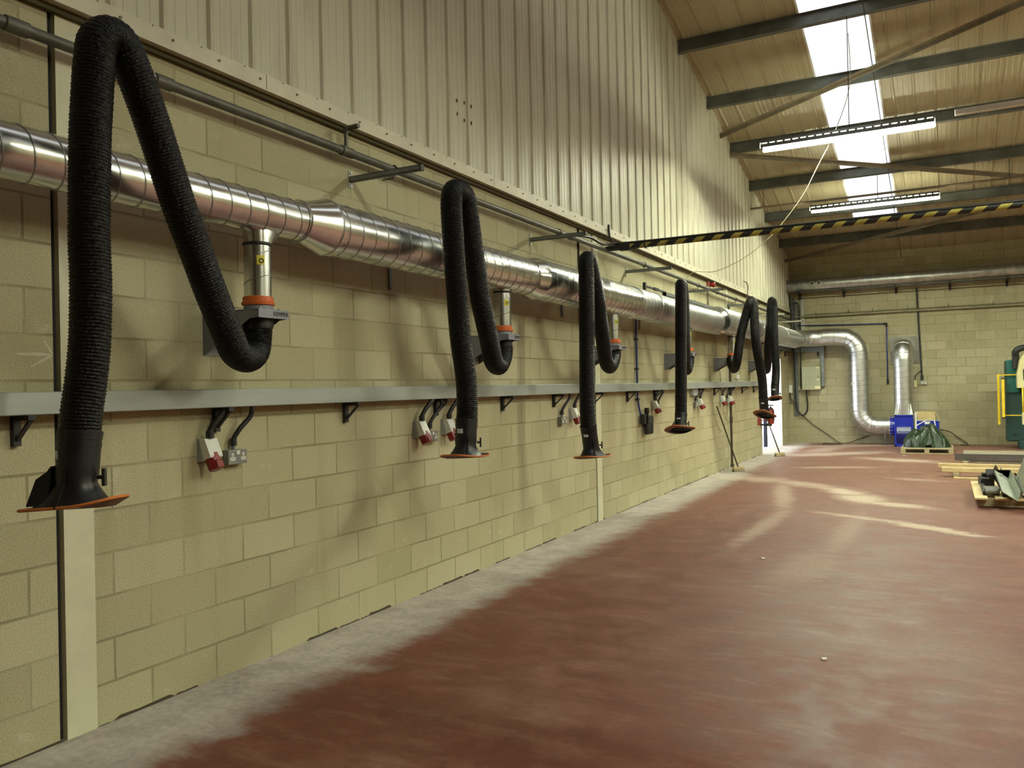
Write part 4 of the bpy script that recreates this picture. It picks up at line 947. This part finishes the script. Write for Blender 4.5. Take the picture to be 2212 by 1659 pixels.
tag(obj('trailing_cable', MB().tube(spline([(.03, 24.0, 1.40), (.04, 24.0, 1.3), (.12, 24.02, 1.08), (.28, 24.03, .83), (.62, 24.03, .5), (.95, 24.03, .26), (1.25, 23.95, .03), (1.40, 23.6, .012), (1.2, 23.3, .012), (.95, 23.35, .012), (1.0, 23.7, .012), (1.5, 23.85, .012), (1.8, 24.02, .12), (2.05, 24.03, .22)], .05), .011, 6), 'handle'), 'thin dark cable trailing from the pale switch box down to the floor under the duct', 'cable')
tag(obj('trailing_cable', MB().tube(spline([(.0+.03, 24.0, 1.38), (.03, 23.9, 1.25), (.07, 23.9, 1.15), (.04, 23.9, 1.08)], .03), .012, 6), 'black'), 'short loose cable end below the pale switch box', 'cable')
tag(obj('trailing_cable', MB().tube(spline([(3.72, 23.4, .42), (3.95, 23.8, .34), (4.1, 24.0, .22), (4.36, 23.95, .02), (4.2, 23.7, .012), (4.4, 23.6, .012)], .04), .012, 6), 'handle'), 'thin dark cable running from the blue motor to the floor by the far wall', 'cable')
bl = thing('blue_air_pipe', 'blue air pipe running along the far wall then dropping beside the fan outlet', 'pipe', (2.5, 24.02, 1.6))
obj('pipe', MB().cyl((.25, 24.02, 3.27), (2.53, 24.02, 3.205), .014, 8).cyl((2.53, 24.02, 3.205), (2.53, 24.02, 1.7), .016, 8), 'blue_pipe', bl)
obj('fitting', MB().cyl((2.46, 24.02, 3.206), (2.55, 24.02, 3.204), .026, 8).cyl((2.53, 24.02, 3.22), (2.53, 24.02, 3.13), .026, 8).cyl((2.53, 24.02, 1.73), (2.53, 24.02, 1.6), .027, 8).cyl((2.14, 24.02, 3.217), (2.16, 24.02, 3.217), .024, 8), 'black', bl)
cc = thing('black_conduit', 'black vertical conduit on the far wall right of the fan outlet, ending at sockets', 'conduit', (3.35, 24.03, 1.65))
obj('pipe', MB().tube([(3.27, 24.03, 4.1), (3.29, 24.03, 3.5), (3.35, 24.03, 1.72)], .022, 8).cyl((3.35, 24.03, 1.8), (3.35, 24.03, 1.68), .034, 8), 'black', cc)
obj('spur', MB().tube(spline([(3.34, 24.04, 1.93), (3.28, 24.04, 1.88), (3.2, 24.04, 1.80), (3.19, 24.04, 1.68)], .03), .01, 6), 'black', cc)
s1 = thing('double_socket', 'double socket at the bottom of the black conduit on the far wall', 'socket', (3.39, 24.03, 1.55))
obj('back_box', MB().rbox((3.39, 24.035, 1.605), (.15, .07, .09), .005), 'strut_pale', s1); obj('outlet', MB().rbox((3.35, 23.996, 1.60), (.03, .008, .035), .002).rbox((3.43, 23.996, 1.60), (.03, .008, .035), .002), 'white', s1)
tag(obj('fused_switch', MB().rbox((3.19, 24.04, 1.58), (.07, .05, .18), .006), 'mcream'), 'small pale switch on the far wall between the fan outlet and the black conduit', 'switch')

# ---- fan with outlet duct
fan = thing('extraction_fan', 'bright blue centrifugal fan on the floor under its galvanised outlet duct', 'fan', (2.93, 23.3, 0))
FX0, FX1, FY0, FY1 = 2.72, 3.15, 23.0, 23.8
fm = MB()
scroll = [(23.0+.0, .0), (23.8, .0), (23.8, .42)]+[(23.42+.38*math.cos(a), .42+.36*math.sin(a)) for a in [PI/8*k for k in range(1, 4)]]+[(23.4, .8), (23.0, .8)]
fm.prism(scroll, FX0+.02, FX1-.02, lambda a, b, hh: (hh, a, b)); obj('casing', fm, 'blue', fan)
ff = MB()
for (a, b, c, d) in ((FX0, FX0+.035, 0, .8), (FX1-.035, FX1, 0, .8), (FX0, FX1, 0, .04), (FX0, FX1, .77, .80)): ff.bb((a, FY0-.03, c), (b, FY0+.02, d))
obj('casing_frame', ff, 'blue', fan)
cv = MB(); rg_ = []
for k in range(9):
    a = PI/2*k/8; rg_.append([Vector((x, FY0-.02*0+.01-.10*math.sin(a)+.0, .42-.30*math.cos(a)+.16*0)) for x in (FX0+.04, FX1-.04)])
cv.prism([(FY0-.001, .50)]+[(FY0-.085*math.sin(PI*k/8), .50-.42*k/8) for k in range(1, 8)]+[(FY0-.001, .06)], FX0+.05, FX1-.05, lambda a, b, hh: (hh, a, b), True)
obj('scroll_face', cv, 'blue_dk', fan)
fl_ = MB().cyl((2.60, YC-.05, .48), (2.63, YC-.05, .48), .262, 32).cyl((2.63, YC-.05, .48), (2.73, YC-.05, .48), .235, 32); obj('inlet_flange', fl_, 'blue', fan)
bo_ = MB()
for k in range(16):
    a = 2*PI*k/16; c = (YC-.05+.246*math.cos(a), .48+.246*math.sin(a)); bo_.cyl((2.585, c[0], c[1]), (2.655, c[0], c[1]), .011, 6)
obj('bolt', bo_, 'white', fan)
XO, YO = 2.935, 23.3
sq = []
for k in range(32):
    a = 2*PI*k/32; c, s = math.cos(a), math.sin(a); m_ = max(abs(c), abs(s)); sq.append(Vector((XO+.215*c/m_, YO+.215*s/m_, .80)))
ci = [Vector((XO+.22*math.cos(2*PI*k/32), YO+.22*math.sin(2*PI*k/32), 1.10)) for k in range(32)]
obj('transition', MB().loft([sq, ci], True, False), 'duct_matt', fan)
obj('transition_flange', MB().bb((2.705, 23.07, .795), (3.165, 23.53, .812)), 'strut_pale', fan)
spiral_section((XO, YO, 1.09), (XO-.0, YO, 2.05), .224, .14, 'duct_matt', fan, 'outlet_duct')
obj('outlet_duct', MB().cyl((XO, YO, 2.03), (XO, YO, 2.22), .234, 32), 'duct_matt', fan)
pe = [Vector((XO, YO, 2.2))]+arc((XO, YO+.36, 2.26), .36, PI, PI/2, 3, (0, 1, 0), (0, 0, 1))+[Vector((XO, 24.04, 2.62))]
pe = [Vector((XO, YO, 2.2)), Vector((XO, YO, 2.34)), Vector((XO, YO+.08, 2.49)), Vector((XO, YO+.25, 2.55)), Vector((XO, 24.04, 2.55))]
gore(pe, .226, 'outlet_elbow', 'duct_matt', fan, 32)
obj('wall_plate', MB().bb((2.60, 24.04, 2.12), (3.29, 24.068, 2.83)), 'duct_shiny', fan)
bs = MB()
for x in (2.63, 2.945, 3.26):
    for z in (2.15, 2.47, 2.80):
        if x != 2.945 or z > 2.7: bs.cyl((x, 24.03, z), (x, 24.04, z), .012, 6)
obj('bolt', bs, 'white', fan)
mo = thing('motor_crate', 'blue boxed motor housing with white straps standing beside the fan', 'crate', (3.46, 23.3, 0))
obj('casing', MB().rbox((3.46, 23.32, .33), (.54, .6, .66), .02), 'blue', mo)
st = MB().bb((3.19, 22.99, 0), (3.23, 23.02, .86)).box((3.33, 23.005, .60), (.30, .012, .025), (0, math.radians(-32), 0)).box((3.66, 23.005, .42), (.03, .012, .5), (0, math.radians(-8), 0)).bb((3.19, 23.0, .655), (3.73, 23.03, .668)).rbox((3.47, 23.0, .60), (.13, .02, .07), .02)
o = obj('strap', st, 'strap', mo); o['label'] = 'white plastic strapping'
cx = MB(); cx.rbox((3.42, 23.32, .77), (.46, .5, .21), .004); cx.box((3.70, 23.28, .77), (.01, .5, .24), (0, math.radians(-25), 0)); tag(obj('cardboard_box', cx, 'card'), 'open cardboard box lying on top of the blue motor crate', 'box')

# ---- pallet with green sheeting
def slab_pallet(name, lab, x0_, x1_, y0_, y1_, h, m='timber_old', nb=3, top=7):
    t = thing(name, lab, 'pallet', ((x0_+x1_)/2, (y0_+y1_)/2, 0), 'pallets on the floor at the right')
    for k in range(nb):
        yy = y0_+.05+(y1_-y0_-.1)*k/(nb-1)
        b = MB()
        for q in range(3): xx = x0_+.05+(x1_-x0_-.1)*q/2; b.rbox((xx, yy, h*.5), (.1, .09, h*.62), .004)
        b.rbox(((x0_+x1_)/2, yy, h*.1), (x1_-x0_, .09, h*.2), .004); obj('runner', b, m, t)
    for k in range(top):
        w_ = (y1_-y0_)/top
        obj('deck_board', MB().rbox(((x0_+x1_)/2, y0_+w_*(k+.5), h*.9), (x1_-x0_, w_*.88, h*.18), .004), m, t)
    return t
slab_pallet('pallet', 'worn wooden pallet carrying the crumpled green sheeting', 2.95, 4.02, 20.75, 22.0, .13)
def tarp():
    from mathutils import noise
    nx, ny = 96, 60; vs = []; x0_, x1_, y0_, y1_ = 2.99, 3.99, 20.95, 21.75
    for j in range(ny+1):
        for k in range(nx+1):
            x = x0_+(x1_-x0_)*k/nx; y = y0_+(y1_-y0_)*j/ny
            l1 = max(0, 1-((x-3.22)/.25)**2-((y-21.3)/.34)**2)**.5*.34
            dx, dy = x-3.54, y-21.35
            ang = math.atan2(dy, dx); rr_ = math.hypot(dx/(.44 if dx > 0 else .36), dy/.40)*(1+.05*math.sin(5*ang+1)+.03*math.sin(9*ang))
            l2 = max(0, 1-rr_)**.72*.50+max(0, 1-rr_*rr_)*.08
            if dx < 0: l2 = min(l2, .44+.5*(y-21.2))
            hgt = max(l1, l2, .0)+.25*min(l1, l2)
            p = Vector((x*4, y*4, 0)); n_ = noise.ridged_multi_fractal(p, 1.0, 2.1, 4, 1.0, 2.0) if hgt > 0 else 0
            f = min(1, hgt/.08)
            h_ = hgt+f*(.05*(n_-1.1))+.012*f*math.sin(30*(x+.6*y)+6*noise.noise(p))
            vs.append(Vector((x+.02*noise.noise(p*1.7)*f, y+.02*f*noise.noise(p*2+Vector((5, 1, 0))), .131+max(0, h_))))
    W_ = nx+1; fs = [(j*W_+k, j*W_+k+1, j*W_+W_+k+1, j*W_+W_+k) for j in range(ny) for k in range(nx)]
    fs = [f for f in fs if max(vs[i].z for i in f) > .1325]
    used = sorted({i for f in fs for i in f}); mp_ = {a: b for b, a in enumerate(used)}
    return MB().add([vs[i] for i in used], [tuple(mp_[i] for i in f) for f in fs], True)
tag(obj('plastic_sheeting', tarp(), 'tarp'), 'crumpled heap of dark green plastic sheeting on the pallet in front of the fan', 'sheeting')

# ---- timber and steel stack at the right
slab_pallet('pallet', 'low plywood topped pallet lying flat behind the long timbers', 4.2, 6.6, 18.75, 20.6, .12, 'ply', 3, 4)
tag(obj('steel_channel', MB().bb((4.02, 18.35, .085), (7.2, 18.55, .10)).bb((4.02, 18.35, .10), (7.2, 18.358, .20)).bb((4.02, 18.54, .10), (7.2, 18.55, .20)).cyl((4.3, 18.34, .14), (4.3, 18.351, .14), .015, 8).cyl((4.75, 18.34, .14), (4.75, 18.351, .14), .015, 8), 'steel_bar'), 'long dark steel channel lying behind the pale timbers', 'steel beam')
for k, (x, y, z, h_, lab) in enumerate([(3.74, 16.95, .08, .07, 'long pale timber plank, the farther one of the pair on bearers'), (3.80, 16.1, .085, .075, 'long pale timber plank, the nearer one of the pair on bearers'), (3.98, 15.75, .0, .03, 'thin pale board lying flat on the floor in front of the planks')]):
    tag(obj('timber_plank', MB().rbox((x+1.9, y, z+h_/2), (3.8, .14 if k < 2 else .09, h_), .004), 'timber'), lab, 'plank', 'timber planks')
for k, (x, y0_, y1_, lab) in enumerate([(4.02, 15.95, 17.1, 'timber bearer under the left ends of the planks'), (6.2, 15.95, 17.1, 'timber bearer under the planks at the picture edge'), (4.2, 18.2, 18.68, 'short bearer under the left end of the steel channel')]):
    tag(obj('timber_bearer', MB().rbox((x, (y0_+y1_)/2, .04), (.09, y1_-y0_, .079), .004), 'timber_old'), lab, 'timber bearer', 'timber bearers')

# ---- scrap pallet
sp_ = thing('pallet', 'small wooden pallet loaded with scrap metal parts near the right edge', 'pallet', (4.85, 13.2, 0), 'pallets on the floor at the right')
for k in range(6): obj('deck_board', MB().rbox((4.27+.235*k, 13.25, .128), (.15, 2.0, .024), .004), 'timber', sp_)
for yy in (12.45, 13.25, 14.1): obj('runner', MB().bb((4.25, yy-.05, .012), (5.5, yy+.05, .115)), 'timber_old', sp_)
def rot(z, x=0, y=0): return (math.radians(x), math.radians(y), math.radians(z))
g1 = thing('gearbox', 'black cast motor and gearbox lying on the left of the scrap pallet', 'machine part', (4.6, 13.1, .14), 'scrap on the small pallet')
obj('body', MB().rbox((4.56, 13.75, .20), (.34, .42, .12), .02, rot(6)).rbox((4.45, 13.2, .165), (.10, 1.3, .05), .01), 'black', g1)
obj('motor', MB().cyl((4.55, 13.6, .30), (4.74, 13.62, .30), .09, 16).cyl((4.44, 13.58, .31), (4.55, 13.6, .30), .03, 12), 'black', g1)
obj('shaft', MB().cyl((4.44, 13.35, .27), (4.6, 13.37, .27), .022, 10), 'black', g1)
obj('plate', MB().rbox((4.60, 12.72, .20), (.34, .30, .06), .008, rot(3)).cyl((4.46, 12.5, .20), (4.74, 12.52, .20), .035, 12), 'metalclad', g1)
g2 = thing('machine_bracket', 'black and rusty machine bracket in the middle of the scrap pallet', 'machine part', (4.86, 13.2, .14), 'scrap on the small pallet')
obj('arm', MB().rbox((4.84, 13.2, .22), (.08, 1.3, .07), .015, rot(5, 5)).rbox((4.86, 12.65, .19), (.09, .5, .09), .02, rot(-4)).cyl((4.80, 13.5, .28), (4.92, 13.5, .28), .07, 14), 'black', g2)
obj('square_boss', MB().rbox((4.81, 13.85, .36), (.10, .03, .10), .004, rot(10, 0, 45)), 'handle', g2)
obj('hub', MB().cyl((4.86, 13.3, .27), (4.86, 13.3, .35), .06, 14).rbox((4.90, 13.7, .34), (.03, .03, .14), .004, rot(0, 0, 25)), 'zinc', g2)
def vsheet(front, back, prof, lab):
    """folded channel lying along front -> back; prof gives (sideways, up) offsets from the fold"""
    r = [[Vector(e)+Vector((a, 0, b)) for a, b in prof+[(a+.003, b+.006) for a, b in reversed(prof)]] for e in (front, back)]
    return tag(obj('folded_sheet', MB().loft(r, True, False), 'zinc'), lab, 'sheet metal', 'scrap on the small pallet')
vsheet((4.655, 11.95, .15), (4.645, 13.5, .27), [(-.165, .11), (.0, .0), (.03, .12)], 'large folded grey sheet metal channel tilted on the scrap pallet')
vsheet((4.71, 12.2, .165), (4.715, 13.3, .25), [(-.012, .12), (.0, .0), (.035, .10)], 'second narrower folded grey sheet behind the large one on the scrap pallet')
tag(obj('metal_panel', MB().box((4.80, 13.1, .38), (.14, .012, .42), rot(15, 0, 22)), 'zinc'), 'grey panel leaning at the right end of the scrap pallet', 'sheet metal', 'scrap on the small pallet')
tag(obj('motor_block', MB().rbox((4.83, 12.5, .22), (.13, .4, .15), .05).sphere((4.85, 12.55, .34), .075, 14, 10), 'black'), 'black motor lump at the far right of the scrap pallet', 'machine part', 'scrap on the small pallet')

for o in [q for q in bpy.data.objects if q.get('group') == 'scrap on the small pallet']:
    if o.name.startswith(('gearbox', 'machine_bracket')): o.location.x = 4.33+(o.location.x-4.46)*.52; o.scale.x = .52

# ---- press brake
pb_ = thing('press_brake', 'green press machine at the right edge with yellow light guard and cream head', 'machine', (5.9, 22.6, 0))
obj('frame', MB().rbox((6.1, 22.9, 1.14), (1.9, .5, 1.93), .05), 'green_dk', pb_)
obj('side_panel', MB().rbox((5.30, 22.66, 1.72), (.26, .12, .78), .03), 'green', pb_)
obj('base', MB().rbox((6.2, 22.9, .1), (1.6, .5, .2), .02), 'green_dk', pb_)
obj('head', MB().prism([(5.36, 1.45), (5.95, 1.45), (5.95, 2.35), (5.58, 2.35), (5.42, 2.1), (5.36, 1.75)], 22.2, 22.62, lambda a, b, hh: (a, hh, b)), 'mcream', pb_)
obj('window', MB().rbox((5.66, 22.19, 1.76), (.36, .012, .25), .05), 'glass_dk', pb_)
obj('top_hose', MB().tube(spline([(5.36, 22.55, 1.9), (5.36, 22.55, 2.2), (5.36, 22.5, 2.3), (5.5, 22.5, 2.38), (5.8, 22.5, 2.36)], .04), .075, 12), 'black', pb_)
obj('control_box', MB().rbox((5.50, 22.15, .74), (.14, .1, .28), .02).cyl((5.50, 22.1, .80), (5.50, 22.08, .80), .03, 12), 'mcream', pb_)
obj('control_stalk', MB().cyl((5.46, 22.2, .88), (5.46, 22.2, 1.45), .018, 8), 'yellow', pb_)
lg = MB().cyl((4.98, 22.6, 1.755), (5.45, 22.5, 1.755), .014, 8).cyl((5.09, 22.6, .80), (5.45, 22.5, .80), .014, 8)
obj('guard_rail', lg, 'yellow', pb_)
obj('guard_frame', MB().rbox((5.0, 22.6, 1.18), (.05, .05, 1.2), .006), 'yellow', pb_)
lc = obj('light_curtain', MB().rbox((5.085, 22.45, 1.21), (.06, .06, .90), .01), 'yellow', pb_)
obj('end_cap', MB().rbox((5.085, 22.45, 1.675), (.07, .07, .035), .006).rbox((5.085, 22.45, .745), (.07, .07, .035), .006), 'black', lc)
obj('dark_bolt', MB().cyl((5.32, 22.62, .34), (5.32, 22.65, .34), .03, 12), 'black', pb_)
# scraps of litter
for k, (x, y, lab) in enumerate([(3.05, 20.2, 'white paper scrap on the floor before the green sheeting'), (2.3, 8.1, 'small white scrap in the middle of the red floor'), (3.2, 5.3, 'tiny white scrap on the red floor near the camera')]):
    tag(obj('paper_scrap', MB().box((x, y, .006), (.05 if k == 0 else .03, .025, .008), (0.1, 0, .4)), 'litter'), lab, 'litter', 'paper scraps')
